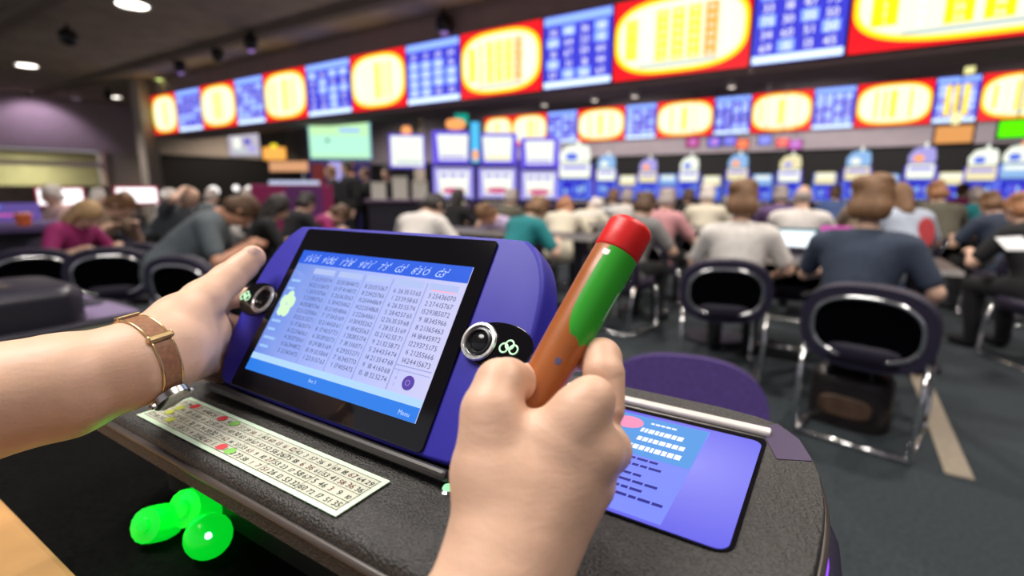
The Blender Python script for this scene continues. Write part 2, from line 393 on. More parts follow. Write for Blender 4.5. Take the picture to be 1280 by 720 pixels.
# ------------------------------------------------------------------ lit bingo boards in two rows
MF = Matrix.Rotation(R(90), 4, 'X')
G_red = glow('board_red', (.95, .012, .02), 1.0)
G_yel = glow('board_yellow', (1, .70, .01), 1.15)
G_org = glow('board_orange', (1, .36, .01), 1.1)
G_cream = glow('board_cream', (.95, .95, .72), 1.0)
G_white = glow('board_white', (.95, .95, .93), 1.1)
G_grey = glow('board_grey', (.45, .55, .55), 1)
G_blue = glow('board_blue', (.05, .05, .62), 1.0)
G_blue2 = glow('board_light_blue', (.25, .40, 1), 1.2)
G_pale = glow('board_pale_blue', (.62, .78, 1), 1.3)
M_case = mat('board_case', (.03, .025, .03), .6)
def oval_board(name_label, x0, x1, y, z0, z1, group, rich=0, seed=0):
    rnd = random.Random(seed); wd = x1-x0; h = z1-z0
    t = empty('bingo_board', ((x0+x1)/2, y, z0), 0, name_label, 'bingo board', group)
    M = MF
    obj('case', MB().box((0, .03, h/2), (wd, .06, h)), M_case, t)
    obj('red_panel', quad(MB(), -wd/2+.01, .01, wd/2-.01, h-.01, .002, M), G_red, t)
    e = 3.0; W2 = wd*1.02; 
    o = [(x, yy+h/2) for x, yy in sup(wd-.05, h-.10, 48, e)]; i = [(x, yy+h/2) for x, yy in sup(wd-.17, h-.21, 48, e)]
    obj('yellow_oval', MB().ring(o, i, .003, .02, M), G_yel, t)
    obj('number_field', MB().prism([(x, yy+h/2) for x, yy in sup(wd-.175, h-.215, 48, e)], .003, .010, M), G_cream, t)
    nc = 7; fw = (wd-.34); cw = fw/nc; a = MB(); b = MB(); tx = MB()
    for c in range(nc):
        xx = -fw/2+c*cw; hh = h*(.5 if c in (0, nc-1) else .62)
        if c in (3,) or (rich and c in (0, 2, 4, 5)) : quad(b if (c == 5 and rich) else a, xx+.12*cw, h/2-hh/2, xx+.88*cw, h/2+hh/2, .0125, M)
        elif rnd.random() < .35: quad(a, xx+.3*cw, h/2-hh/2, xx+.7*cw, h/2+hh/2, .0125, M)
        rows = 6
        for r in range(rows):
            n = c*11+r*2+1; zz = h/2-hh/2+(r+.15)*hh/rows
            write(tx, str(n), xx+cw/2, zz, hh/rows*.85, M, .015, True)
    obj('yellow_stripe', a, G_yel, t)
    if b.v: obj('orange_stripe', b, G_org, t)
    obj('number_lettering', tx, G_white if rich else glow('board_lemon', (.95, .85, .25), 1.0), t)
    obj('footer_bar', quad(MB(), -fw*.36, h*.13, fw*.36, h*.17, .013, M), G_grey, t)
    return t
def blue_board(label, x0, x1, y, z0, z1, group, seed=0, yellow=False):
    rnd = random.Random(seed); wd = x1-x0; h = z1-z0
    t = empty('schedule_board', ((x0+x1)/2, y, z0), 0, label, 'schedule board', group); M = MF
    obj('case', MB().box((0, .03, h/2), (wd, .06, h)), M_case, t)
    obj('blue_panel', quad(MB(), -wd/2+.01, .01, wd/2-.01, h-.01, .002, M), G_blue, t)
    obj('header_band', quad(MB(), -wd/2+.02, h*.87, wd/2-.02, h*.98, .006, M), G_blue2, t)
    obj('footer_band', quad(MB(), -wd/2+.02, .02, wd/2-.02, h*.10, .006, M), G_pale, t)
    tx = MB(); bl = MB(); nc = 4; cw = (wd-.1)/nc
    for c in range(nc):
        for r in range(5):
            xx = -wd/2+.05+cw*(c+.5); zz = h*(.14+.145*r)
            if rnd.random() < .45: quad(bl, xx-cw*.42, zz-.01, xx+cw*.38, zz+h*.115, .005, M)
            write(tx, str(rnd.randint(10, 75)), xx, zz, h*.13, M, .008, True)
    obj('cell_block', bl, G_blue2, t); obj('number_lettering', tx, G_white, t)
    if yellow:
        q = MB()
        for c in range(3): quad(q, -wd*.25+c*wd*.2, h*.16, -wd*.25+c*wd*.2+wd*.13, h*.82, .011, M)
        obj('yellow_stripe', q, G_yel, t)
    return t
NG, FG = 'red and blue lit boards along the near bulkhead', 'red and blue lit boards on the far wall'
ORD = ['leftmost', 'second', 'third', 'fourth', 'fifth', 'sixth', 'seventh', 'eighth']
nb = [-18.0, -16.55, -15.2, -13.5, -12.25, -10.6, -9.1, -7.5, -6.15, -4.43, -3.2, -1.25, -.16, 2.6, 3.6]
for i in range(len(nb)-1):
    k = i//2; n = ORD[k] + (' from the left' if k else '')
    if i % 2 == 0:
        lab = f'red bingo board with yellow oval, {n} in the big near row' if i < 12 else 'red bingo board with yellow oval cut by the top right corner'
        oval_board(lab, nb[i]+.01, nb[i+1]-.01, 7.9, 2.72, 3.84, NG, 1 if i >= 8 else 0, i)
    else:
        if i > 11: continue
        lab = f'blue and white number schedule screen, {n} in the big near row'
        blue_board(lab, nb[i]+.01, nb[i+1]-.01, 7.9, 2.72, 3.84, NG, i)
fb = [-12.2, -10.9, -9.4, -8.18, -6.43, -5.36, -3.6, -2.55, -.97, .03, 1.67, 2.55, 4.3]
names = ['red bingo board end partly behind the tall screens in the far row', None, 'blue', ]
ko = kb = 0
for i in range(len(fb)-1):
    isblue = i in (2, 4, 6, 8, 10)
    if isblue:
        lab = f'blue and white number screen, {ORD[kb]}{" from the left" if kb else ""} in the smaller far row'; kb += 1
        blue_board(lab, fb[i]+.01, fb[i+1]-.01, 17.15, 2.72, 3.82, FG, 40+i, yellow=(i == 10))
    else:
        if i == 0: lab = 'short red bingo board at the left end of the far row'
        else: lab = f'red bingo board with yellow oval, {ORD[ko]}{" from the left" if ko else ""} in the smaller far row'; ko += 1
        oval_board(lab, fb[i]+.01, fb[i+1]-.01, 17.15, 2.72, 3.82, FG, 0, 60+i)

# ------------------------------------------------------------------ FOREGROUND: table, console pod, tablet
ZT = .78          # table top
ZP = .92          # pod top
tb = empty('gaming_table', (-.80, .25, 0), 0, 'dark gaming table with an oak front edge under the black console', 'table')
obj('tabletop', MB().box((-.02, .115, ZT-.02), (1.46, .38, .036)), mat('olive_top', (.07, .075, .045), .6, noise=.1), tb)
obj('felt_inlay', MB().box((.285, .08, ZT+.0005), (.85, .42, .003)), M_felt, tb)
obj('oak_edge', MB().box((-.02, -.20, ZT-.012), (1.46, .155, .036)), M_wood, tb, bevel=.006)
for sx in (-1, 1): obj('leg', MB().box((sx*.6, .1, (ZT-.04)/2), (.07, .3, ZT-.04)), M_podside, tb, bevel=.01)

pod = empty('console_pod', (-.30, .3, ZT), 0, 'large pebbled black desk console with a rounded right end, under the tablet', 'console')
def podout(ins=0):
    o = []
    pts = [(-.62, .172), (-.10, .172), (-.052, .176), (-.024, .190), (-.006, .215), (.004, .25), (.010, .31), (.011, .36), (.006, .405), (-.004, .438), (-.020, .468), (-.045, .482), (-.075, .486), (-.62, .486), (-.64, .47), (-.64, .19)]
    # Catmull-Rom rounding of the right end
    n = len(pts)
    for i in range(n):
        p0, p1, p2, p3 = [pts[(i+k) % n] for k in (-1, 0, 1, 2)]
        far = math.dist(p1, p2) > .2
        st = 1 if far else 5
        for s in range(st):
            t = s/st
            if far: o.append(p1); break
            if 1 <= i <= 11:
                q = [.5*((2*p1[d])+(-p0[d]+p2[d])*t+(2*p0[d]-5*p1[d]+4*p2[d]-p3[d])*t*t+(-p0[d]+3*p1[d]-3*p2[d]+p3[d])*t**3) if not (i in (1,) or i == 11) else p1[d]+(p2[d]-p1[d])*t for d in (0, 1)]
            else: q = [p1[d]+(p2[d]-p1[d])*t for d in (0, 1)]
            o.append(tuple(q))
    return [(x+.30, y-.3) for x, y in o]
po = podout()
o = obj('shell', MB().pad(po, ZP-.030-ZT, ZP-ZT, .007), M_pod, pod); autosm(o, 50)
obj('rim_trim', MB().tube([(x*1.001, y, ZP-.014-ZT) for x, y in po], .0035, 8, closed=True), mat('brown_grey_rim', (.075, .06, .053), .35, noise=.1), pod, smooth=True)
o = obj('lower_block', MB().pad([(x*.93-.02, .03+y*.72) for x, y in po], .0, ZP-.0305-ZT, .004), M_podside, pod); autosm(o, 50)
# curved skirt on the right with a violet light strip
def arcpts(z, off=0.0, a0=(.004, .25), seq=((.004, .235), (.010, .29), (.012, .34), (.009, .40), (-.001, .440), (-.018, .472))):
    return [(x+.30+off, y-.3, z) for x, y in seq]
obj('light_strip', MB().tube(arcpts(ZP-.030-ZT, .002), .0022, 8), glow('violet_strip', (.22, .05, .75), 1.6), pod, smooth=True)
obj('skirt', MB().tube(arcpts(ZP-.060-ZT, -.004), .020, 14), M_navy, pod, smooth=True)
# flush display at the right of the pod
DX0, DX1, DY0, DY1 = -.212, -.034, .276, .424
def on_pod(x, y): return (x+.30, y-.3)
a = on_pod(DX0-.010, DY0-.002); b = on_pod(DX1+.003, DY1+.012)
obj('display_bezel', MB().prism(rrect(a[0], a[1], b[0], b[1], .012), ZP-ZT-.002, ZP-ZT+.0012), mat('black_gloss', (.004, .004, .006), .08, spec=.5), pod)
a = on_pod(DX0-.035, DY1+.016); b = on_pod(DX1+.004, DY1+.024)
obj('silver_trim', MB().box(((a[0]+b[0])/2, (a[1]+b[1])/2, ZP-ZT+.002), (b[0]-a[0], .010, .006)), mat('brushed_silver', (.92, .86, .80), .35, .4), pod, bevel=.002)
cc = [on_pod(DX1-.004, DY1+.027), on_pod(-.028, .470), on_pod(-.010, .448), on_pod(.001, .415), on_pod(DX1+.012, DY1-.020)]
obj('corner_plate', MB().prism(cc, ZP-ZT-.001, ZP-ZT+.0006), mat('plum_plate', (.055, .035, .085), .45), pod)
MD = Matrix.Translation((*on_pod(0, 0), ZP-ZT))
m = mat('pod_screen', (.02, .02, .03), .15, emit=(.14, .14, .86), strength=.8)
nt = m.node_tree; bsdf = nt.nodes['Principled BSDF']
tc = nt.nodes.new('ShaderNodeTexCoord'); g = nt.nodes.new('ShaderNodeTexGradient'); g.gradient_type = 'SPHERICAL'
mp = nt.nodes.new('ShaderNodeMapping'); mp.inputs['Location'].default_value = (-(.30-.075)*9, -(.36-.3)*9, 0); mp.inputs['Scale'].default_value = (9, 9, 0)
rp = nt.nodes.new('ShaderNodeValToRGB'); rp.color_ramp.elements[0].color = (.10, .09, .80, 1); rp.color_ramp.elements[1].color = (.30, .30, .95, 1)
nt.links.new(tc.outputs['Object'], mp.inputs[0]); nt.links.new(mp.outputs[0], g.inputs[0]); nt.links.new(g.outputs[0], rp.inputs[0]); nt.links.new(rp.outputs[0], bsdf.inputs['Emission Color'])
scr = obj('display_screen', MB().prism(rrect(*on_pod(DX0, DY0), *on_pod(DX1, DY1), .008), ZP-ZT+.0011, ZP-ZT+.0018), m, pod)
z = .0022
obj('lit_panel', quad(MB(), DX0+.002, DY0+.002, -.072, DY1-.006, z, MD), glow('panel_blue', (.17, .22, .88), 1), scr)
obj('banner', quad(MB(), DX0+.002, .350, -.073, DY1-.007, z+.0003, MD), glow('banner_cyan', (.08, .27, .64), 1), scr)
obj('pink_badge', MB().prism([(x-.136, y+.400) for x, y in sup(.026, .022, 24, 2)], z+.0004, z+.0008, MD), glow('badge_pink', (.85, .25, .42), 1), scr)
rnd = random.Random(3)
tl = MB(); dl = MB()
for y, x0, x1, h in ((.405, -.118, -.096, .0030), (.388, -.122, -.092, .0075), (.373, -.120, -.084, .0070), (.358, -.122, -.082, .0075)):
    x = x0
    while x < x1:
        ww = rnd.uniform(.0022, .005); quad(tl, x, y, x+ww, y+h, z+.0006, MD); x += ww+.0009
for y, x0, x1 in ((.343, -.135, -.100), (.334, -.135, -.092), (.321, -.135, -.102), (.312, -.135, -.090), (.303, -.135, -.098), (.294, -.135, -.080)):
    x = x0
    while x < x1:
        ww = rnd.uniform(.004, .009); quad(dl, x, y, x+ww, y+.0032, z+.0006, MD); x += ww+.0012
obj('white_lettering', tl, glow('letter_white', (.75, .80, 1), 1.1), scr); obj('dark_lettering', dl, glow('letter_navy', (.03, .03, .35), .6), scr)
# small green indicator lamps on the pod
for x, y, lab in ((-.188, .243, 'small green indicator lamp beside the tablet foot'),):
    p = onz(560, 615, ZP)
    t = empty('indicator_lamp', (p.x, p.y, ZP), 0, lab, 'indicator lamp')
    obj('bezel', MB().lathe([(.006, 0), (.006, .002), (.0045, .003)], 24), M_chrome, t); obj('lens', MB().lathe([(.0042, .0025), (.003, .0045), (.001, .005)], 20), glow('lamp_green', (.35, .9, .45), 1), t)

# bingo card strip lying on the pod
card = empty('bingo_card_strip', (-.377, .2025, ZP+.0012), 0, 'long pale green paper strip printed with rows of bingo numbers', 'bingo card')
CW, CH = .268, .046
m = mat('card_paper', (.60, .78, .58), .7, noise=.03, nscale=50)
obj('paper', MB().box((0, 0, .0004), (CW, CH, .0006)), m, card)
obj('printed_field', quad(MB(), -CW/2+.004, -CH/2+.004, CW/2-.004, CH/2-.004, .0008, None), mat('card_field', (.56, .57, .46), .7), card)
tx = MB(); ln = MB(); rows = 4; cols = 30; cwid = (CW-.01)/cols; rh = (CH-.009)/rows
MDk = MB(); rnd = random.Random(11)
for r in range(rows+1):
    yy = -CH/2+.0045+r*rh; quad(ln, -CW/2+.004, yy-.0002, CW/2-.004, yy+.0002, .0010, None)
for c in range(0, cols+1, 5): xx = -CW/2+.005+c*cwid; quad(ln, xx-.0002, -CH/2+.004, xx+.0002, CH/2-.004, .0010, None)
for r in range(rows):
    for c in range(cols):
        write(tx if rnd.random() < .8 else MDk, str(rnd.randint(1, 75)), -CW/2+.005+(c+.5)*cwid, -CH/2+.0045+(r+.18)*rh, rh*(.62+.2*rnd.random()), None, .0011, True)
obj('number_text', tx, mat('ink', (.05, .06, .04), .7), card); obj('brown_number_text', MDk, mat('ink_brown', (.16, .06, .04), .7), card)
obj('ruling_lines', ln, mat('ink_grey', (.10, .14, .08), .7), card)
dr = MB(); dg = MB(); dy = MB()
for (q, c, r) in ((dr, 2.0, 3), (dr, 7.4, 3), (dr, 13.2, 0), (dg, 14.6, 0), (dy, 1.2, 1), (dy, 3.2, 0.2), (dg, 9.6, 3), (dy, 1.0, 2)):
    q.prism([(x-CW/2+.005+(c+.5)*cwid, y-CH/2+.0045+(r+.5)*rh) for x, y in sup(.009, .008, 20, 2.3)], .0009, .00105+.0001, None)
obj('red_daub', dr, mat('daub_red', (.75, .06, .07), .6), card); obj('green_daub', dg, mat('daub_green', (.22, .55, .10), .6), card); obj('yellow_daub', dy, mat('daub_yellow', (.55, .62, .08), .6), card)

# ---- the blue tablet, leaning back
TA = R(55.0)
BX = -.355
tab = empty('bingo_tablet', (BX, .247, ZP+.010), 0, 'blue hand-held bingo tablet with side speakers, leaning on the black console', 'tablet')
tab.rotation_euler = (TA, 0, 0)        # local x right, y up the face, z out of the face
def tabout(w0, w1, hh, y0=0.0):
    # rounded bulging sides, nearly straight top and bottom
    pts = []
    side = [(0.0, 0), (.012, .006), (.024, .022), (.033, .050), (.037, .085), (.037, .115), (.033, .145), (.022, .168), (.008, .181), (0, .184)]
    ri = [(w1-.006+x, y) for x, y in side]; le = [(w0-x*.92, y) for x, y in side][::-1]
    return ri+le
raw = tabout(-.137, .148, .184)
def smooth_out(pts, it=2):
    for _ in range(it):
        o = []
        for i in range(len(pts)):
            a, b = pts[i], pts[(i+1) % len(pts)]
            o += [(a[0]*.75+b[0]*.25, a[1]*.75+b[1]*.25), (a[0]*.25+b[0]*.75, a[1]*.25+b[1]*.75)]
        pts = o
    return pts
so = smooth_out(raw)
M_blue = mat('blue_shell', (.024, .018, .36), .55, noise=.04, nscale=30, bump=.03, spec=.5)
bm = MB()
cx, cy = 0.005, .09
rings = [(.90, -.036), (.97, -.033), (1.0, -.024), (1.0, -.010), (.992, -.003), (.975, .0005), (.955, .001)]
vs = []; fs = []; n = len(so)
for s, zz in rings:
    for x, y in so: vs.append((cx+(x-cx)*(1-(1-s)*.6), cy+(y-cy)*(1-(1-s)*.9), zz))
fs = [tuple(range(n))[::-1], tuple((len(rings)-1)*n+i for i in range(n))]
for r in range(len(rings)-1):
    for i in range(n): fs.append((r*n+i, r*n+(i+1) % n, (r+1)*n+(i+1) % n, (r+1)*n+i))
o = obj('shell', bm.add(vs, fs), M_blue, tab); autosm(o, 60)
M_gloss = MATS['black_gloss']
bz = rrect(-.124, .004, .121, .178, .004)
obj('front_glass', MB().prism(bz, .0005, .0032), M_gloss, tab, bevel=.0006)
o = obj('back_stand', MB().box((0, .05, -.055), (.10, .07, .045)), M_podside, tab, bevel=.008)
obj('foot_rail', MB().box((0.0, -.004, -.012), (.30, .008, .040)), M_podside, tab, bevel=.003)
# lit screen with its graphics
SX0, SX1, SY0, SY1 = -.112, .107, .022, .152
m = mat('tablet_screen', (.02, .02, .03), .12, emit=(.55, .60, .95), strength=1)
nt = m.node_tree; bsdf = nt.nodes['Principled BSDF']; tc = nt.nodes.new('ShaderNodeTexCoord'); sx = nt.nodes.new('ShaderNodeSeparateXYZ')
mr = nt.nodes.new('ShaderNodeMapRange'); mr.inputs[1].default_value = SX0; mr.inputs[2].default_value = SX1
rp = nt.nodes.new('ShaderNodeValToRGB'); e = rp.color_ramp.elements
e[0].position = 0; e[0].color = (.12, .22, .62, 1); e[1].position = 1; e[1].color = (.50, .50, .74, 1); k = e.new(.45); k.color = (.30, .38, .76, 1)  # bluer left side painted into the emission for reflection and viewing angle
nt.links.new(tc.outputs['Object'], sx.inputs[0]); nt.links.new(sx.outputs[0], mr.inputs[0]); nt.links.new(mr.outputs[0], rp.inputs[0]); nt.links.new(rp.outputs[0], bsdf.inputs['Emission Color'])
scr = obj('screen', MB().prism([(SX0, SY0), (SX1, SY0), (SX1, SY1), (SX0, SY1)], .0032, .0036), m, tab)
z = .0039
obj('menu_bar', quad(MB(), SX0, .137, SX1, SY1, z, None), glow('menu_blue', (.012, .09, .62), 1), scr)
obj('footer_bar', quad(MB(), SX0, SY0, SX1, .0335, z, None), glow('footer_blue', (.02, .17, .66), 1), scr)
obj('status_bar', quad(MB(), SX0, .0335, SX1, .0395, z, None), glow('status_cyan', (.36, .56, .84), 1), scr)
mw = MB(); rnd = random.Random(5)
x = SX0+.008
while x < SX1-.02:
    for k in range(rnd.choice((2, 3, 3))):
        write(mw, rnd.choice('1234567890BNGO'), x, .1395, .009, None, z+.0003, False, .5); x += .0062
        write(mw, rnd.choice('123457'), x, .1445, .005, None, z+.0003, False, .5)
    x += .008
write(mw, 'Menu', .088, .025, .0052, None, z+.0003); write(mw, 'Bet 5', -.02, .0275, .0042, None, z+.0003)
obj('menu_lettering', mw, glow('menu_white', (.45, .58, 1), 1), scr)
ln = MB(); nb_ = MB(); hd = MB()
colx = [SX0+.030, SX0+.068, SX0+.105, SX0+.1375, SX0+.179, SX1]
colx = [-.083, -.046, -.008, .028, .068, .105]
for c in range(5):
    x0, x1 = colx[c], colx[c+1]
    quad(ln, x0-.0012, .040, x0-.0002, .133, z, None)
    quad(hd, x0+.002, .1275, x1-.004, .1335, z, None)
    top = .126; low = .044 if c < 4 else .062
    rows = 12 if c < 4 else 9; rh = (top-low)/rows
    if c == 4: rh = (top-low)/rows
    for r in range(rows):
        for k in range(5):
            write(nb_, str(rnd.randint(k*15+1, k*15+15)), x0+.003+(k+.5)*(x1-x0-.006)/5, low+r*rh+.0012, rh*.86, None, z+.0002, True)
quad(ln, .068, .0605, .105, .0612, z, None); quad(ln, .068, .057, .105, .0575, z, None)
obj('column_ruling', ln, glow('rule_blue', (.22, .26, .55), 1), scr)
obj('column_header', hd, glow('header_blue', (.36, .44, .72), 1), scr)
obj('number_text', nb_, glow('number_ink', (.05, .06, .16), 1), scr)
obj('pink_underline', quad(MB(), .074, .1265, .100, .1275, z+.0003, None), glow('pink_line', (.9, .35, .45), 1), scr)
obj('called_ball', MB().prism([(x+.087, y+.049) for x, y in sup(.0115, .0115, 28, 2)], z, z+.0006), glow('ball_violet', (.08, .04, .30), 1), scr)
bt = MB(); write(bt, 'O', .087, .0465, .007, None, z+.0009, True)
for k in range(3): write(bt, str(k*3+1), .072, .044+.005*k, .0045, None, z+.0004)
obj('ball_figure', bt, glow('ball_text', (.25, .22, .6), 1), scr)
fl = MB()
for k in range(5): a = R(72*k+90); fl.prism([(-.098+.006*math.cos(a)+x*.9, .092+.008*math.sin(a)+y) for x, y in sup(.011, .013, 16, 2)], z, z+.0002+.0001*k)
obj('flower_mark', fl, glow('flower_lime', (.55, .78, .50), 1), scr)
sp = MB()
for k in range(9): quad(sp, -.108, .046+.0088*k, -.108+rnd.uniform(.008, .018), .0485+.0088*k, z, None)
obj('side_list', sp, glow('side_teal', (.28, .46, .78), 1), scr)
# side speaker / dial clusters
def dial(xc, yc, s):
    k = obj('speaker_plate', MB().prism([(xc+s*(.016 if s > 0 else .012)+x, yc+y) for x, y in sup(.058, .036, 36, 2.2)], .0008, .0030), M_gloss, tab, bevel=.0006)
    T = Matrix.Translation((xc, yc, .003))
    o = obj('speaker_ring', MB().lathe([(.0140, 0), (.0152, .0012), (.0146, .0030), (.0126, .0033), (.0118, .002), (.0115, .0005)], 40, T), mat('worn_silver', (.80, .80, .80), .35, .8, noise=.25, nscale=300), k); autosm(o, 50)
    o = obj('inner_ring', MB().lathe([(.0108, .0), (.0105, .0028), (.0090, .0032), (.0080, .001)], 40, T), mat('dark_ring', (.05, .05, .055), .3, .8), k); autosm(o, 50)
    o = obj('cone', MB().lathe([(.0080, .0005), (.0070, .0018), (.004, .0028), (.0005, .0030)], 32, T), mat('black_lens', (.012, .012, .014), .12, .2), k); autosm(o, 60)
    e_ = MB(); T2 = Matrix.Translation((xc+s*.0295, yc, .0034))
    for j in range(3): e_.add(*_torus(.0034, .0007, (-.004+.0045*j*s*0+(-.0035+.0042*j), (.002 if j % 2 else -.001), 0)), M=T2)
    obj('emblem', e_, mat('emblem_mint', (.55, .85, .60), .3, emit=(.35, .7, .4), strength=.5), k)
def _torus(R_, r, c, n=18, m=6):
    vs = []; fs = []
    for i in range(n):
        a = 2*math.pi*i/n
        for j in range(m):
            b = 2*math.pi*j/m; vs.append((c[0]+(R_+r*math.cos(b))*math.cos(a), c[1]+(R_+r*math.cos(b))*math.sin(a), c[2]+r*math.sin(b)))
    for i in range(n):
        for j in range(m): fs.append((i*m+j, ((i+1) % n)*m+j, ((i+1) % n)*m+(j+1) % m, i*m+(j+1) % m))
    return vs, fs
dial(.137, .092, 1); dial(-.137, .092, -1)

# glowing green beads on the felt
gm = mat('green_glow_plastic', (.01, .5, .04), .2, emit=(.0, .55, .015), strength=.85, spec=.4)
def bead(px, py, r, h, label, style, tilt=(0, 0)):
    p = onz(px, py, ZT+r*.6)
    t = empty('light_up_bead', (p.x, p.y, ZT+.002), 0, label, 'glowing bead', 'green glowing beads on the black felt')
    if style == 'drum':
        T = Matrix.Translation((0, 0, r))@Matrix.Rotation(R(62), 4, 'X')@Matrix.Rotation(R(20), 4, 'Y')
        prof = [(r*.55, -h/2), (r*.92, -h/2+.002), (r, -h/6), (r, h/6), (r*.92, h/2-.002), (r*.5, h/2)]
        o = obj('shell', MB().lathe(prof, 14, T), gm, t); autosm(o, 20)
        T2 = T@Matrix.Translation((0, 0, h/2)); obj('cap', MB().lathe([(r*.45, -.001), (r*.40, .003), (r*.2, .004)], 14, T2), gm, t)
    else:
        o = obj('shell', MB().lathe([(r*math.cos(a), r+r*math.sin(a)) for a in [R(-85+k*17) for k in range(11)]], 28), gm, t, smooth=True)
        g = EYE-Vector((p.x, p.y, ZT+r)); g.normalize()
        obj('lamp_core', MB().lathe([(.004*math.sin(R(a)), .004*math.cos(R(a))) for a in (5, 30, 60, 90, 120, 150, 175)], 16, Matrix.Translation(Vector((0, 0, r))+g*(r*.86))), glow('core_mint', (.3, 1, .6), 3), t, smooth=True)
bead(199, 664, .0175, .034, 'faceted green glowing bead, left one of the cluster', 'drum')
bead(256, 642, .0195, .056, 'green glowing bead at the back, under the console edge', 'drum')
bead(262, 682, .0205, .03, 'round green glowing bead with a bright lamp, nearest of the cluster', 'ball')
pg = onz(235, 668, ZT); gl = bpy.data.lights.new('bead_lamp', 'POINT'); gl.energy = .10; gl.color = (0, 1, .08); gl.shadow_soft_size = .02
go = bpy.data.objects.new('bead_lamp', gl); COL.objects.link(go); go.location = (pg.x+.005, pg.y-.004, ZT+.045)

# ------------------------------------------------------------------ the player's forearms, dauber and wristwatch
def PC(x, y, d, r): return P(x, y, d), r*d/640                # pixel, distance, apparent radius -> point and radius
def chain(pts, k=None, last=None):
    out = []
    for i in range(len(pts)-1):
        (a, ra), (b, rb) = PC(*pts[i]), PC(*pts[i+1]); out.append(cone(a, b, ra, rb, k))
    return out
me_person = empty('person', (0, -.12, 0), 0, 'person seen only as two bare forearms, holding a brown dauber and steadying the blue tablet', 'person')
V = .0014
# right hand: back of the hand to the eye, closed round the dauber
rh = []
K1 = .005
rh += chain([(548, 960, .215, 98), (592, 800, .232, 86), (628, 700, .250, 71)], K1)         # forearm to wrist
rh += chain([(628, 700, .250, 68), (640, 610, .262, 52), (668, 552, .268, 38)], .010)
rh += chain([(645, 690, .254, 60), (712, 545, .263, 35)], .010)                           # index metacarpal
rh += chain([(652, 695, .257, 56), (742, 565, .263, 32)], .010)
rh += chain([(660, 700, .260, 50), (734, 606, .271, 33)], .010)
rh += chain([(660, 700, .264, 48), (706, 640, .277, 32)], .010)
rh += chain([(626, 665, .257, 54), (614, 590, .264, 44), (616, 530, .268, 37)], .012)     # thumb base
rh += chain([(615, 535, .266, 37), (614, 512, .268, 33), (625, 481, .276, 30)], .007)
rh += chain([(625, 479, .277, 30), (634, 474, .288, 26)], .005)
rh += chain([(634, 478, .288, 26), (664, 482, .306, 25), (690, 494, .324, 20)], .006)     # thumb tip round the far side
rh += chain([(704, 545, .263, 34), (726, 514, .263, 30), (741, 497, .263, 27.5)], .010)                           # index
rh += chain([(762, 512, .286, 19), (757, 468, .294, 24)], .003)
rh += chain([(753, 464, .295, 25), (752, 446, .302, 24)], .002)
rh += chain([(752, 450, .303, 23), (728, 444, .320, 18), (706, 452, .330, 15)], .004)
rh += chain([(744, 562, .264, 33), (759, 562, .280, 27), (745, 545, .308, 21), (700, 532, .326, 18)], .007)
rh += chain([(734, 600, .272, 29), (737, 604, .290, 23), (720, 590, .314, 20), (680, 575, .326, 17)], .007)
rh += chain([(710, 636, .278, 29), (713, 640, .292, 23), (690, 630, .312, 18), (655, 615, .320, 15)], .007)
rm = sdf_mesh('forearm', rh, V, .01)
o = obj('forearm', rm, M_skin, me_person); o.matrix_parent_inverse = Matrix.Translation((0, .12, 0))
# left hand: gripping the tablet's left side, thumb on the front
lh = []
lh += chain([(-260, 530, .31, 84), (-40, 507, .345, 74), (80, 482, .372, 65), (168, 455, .398, 50)], K1)
lh += chain([(168, 455, .398, 50), (205, 440, .420, 46), (228, 428, .445, 40)], .010)
lh += chain([(190, 432, .410, 32), (222, 400, .442, 28), (254, 376, .475, 25)], .012)
lh += chain([(254, 376, .475, 25), (284, 350, .503, 19.5)], .006)
lh += chain([(284, 350, .503, 19.5), (302, 335, .515, 16.5), (316, 322, .522, 15)], .005)
lh += chain([(205, 455, .43, 34), (240, 448, .470, 29)], .010)
lh += chain([(228, 428, .46, 40), (252, 415, .490, 33)], .010)
for (a, b, c, e) in (((250, 395, .50, 26), (282, 372, .56, 13), (330, 372, .590, 12), (372, 378, .585, 11)),
                     ((250, 418, .495, 24), (276, 405, .56, 13.5), (325, 412, .590, 12), (368, 420, .58, 11)),
                     ((246, 440, .485, 22), (272, 435, .55, 13), (318, 448, .58, 12), (358, 458, .57, 10.5)),
                     ((240, 455, .475, 19), (264, 462, .53, 12), (305, 478, .56, 10.5), (335, 486, .55, 9))):
    lh += chain([a, b, c, e], .008)
lm = sdf_mesh('forearm', lh, V*1.1, .01)
o = obj('forearm', lm, M_skin, me_person); o.matrix_parent_inverse = Matrix.Translation((0, .12, 0))
# thumb nail of the left hand
def nail(px, py, d, rx, ry, toward, parent):
    c = P(px, py, d); n = (EYE-c).normalized(); up = (P(*toward)-c); up = (up-n*up.dot(n)).normalized(); sd = up.cross(n)
    M = Matrix(((sd.x, up.x, n.x, c.x), (sd.y, up.y, n.y, c.y), (sd.z, up.z, n.z, c.z), (0, 0, 0, 1)))
    vs = []; fs = []; N = 8
    for i in range(N+1):
        for j in range(N+1):
            u, v = -1+2*i/N, -1+2*j/N; s = math.sqrt(max(0, 1-(abs(u)**3)*.35)); vs.append((u*rx*(1-.12*v*v), v*ry*s, -.0025*u*u-.0008*v*v))
    for i in range(N):
        for j in range(N): fs.append((i*(N+1)+j, (i+1)*(N+1)+j, (i+1)*(N+1)+j+1, i*(N+1)+j+1))
    o = obj('thumb_nail', MB().add(vs, fs, M), mat('nail', (.80, .55, .45), .25), parent, smooth=True); o.matrix_parent_inverse = Matrix.Translation((0, .12, 0))
nail(316, 318, .5112, .0062, .0075, (326, 306, .52), me_person)

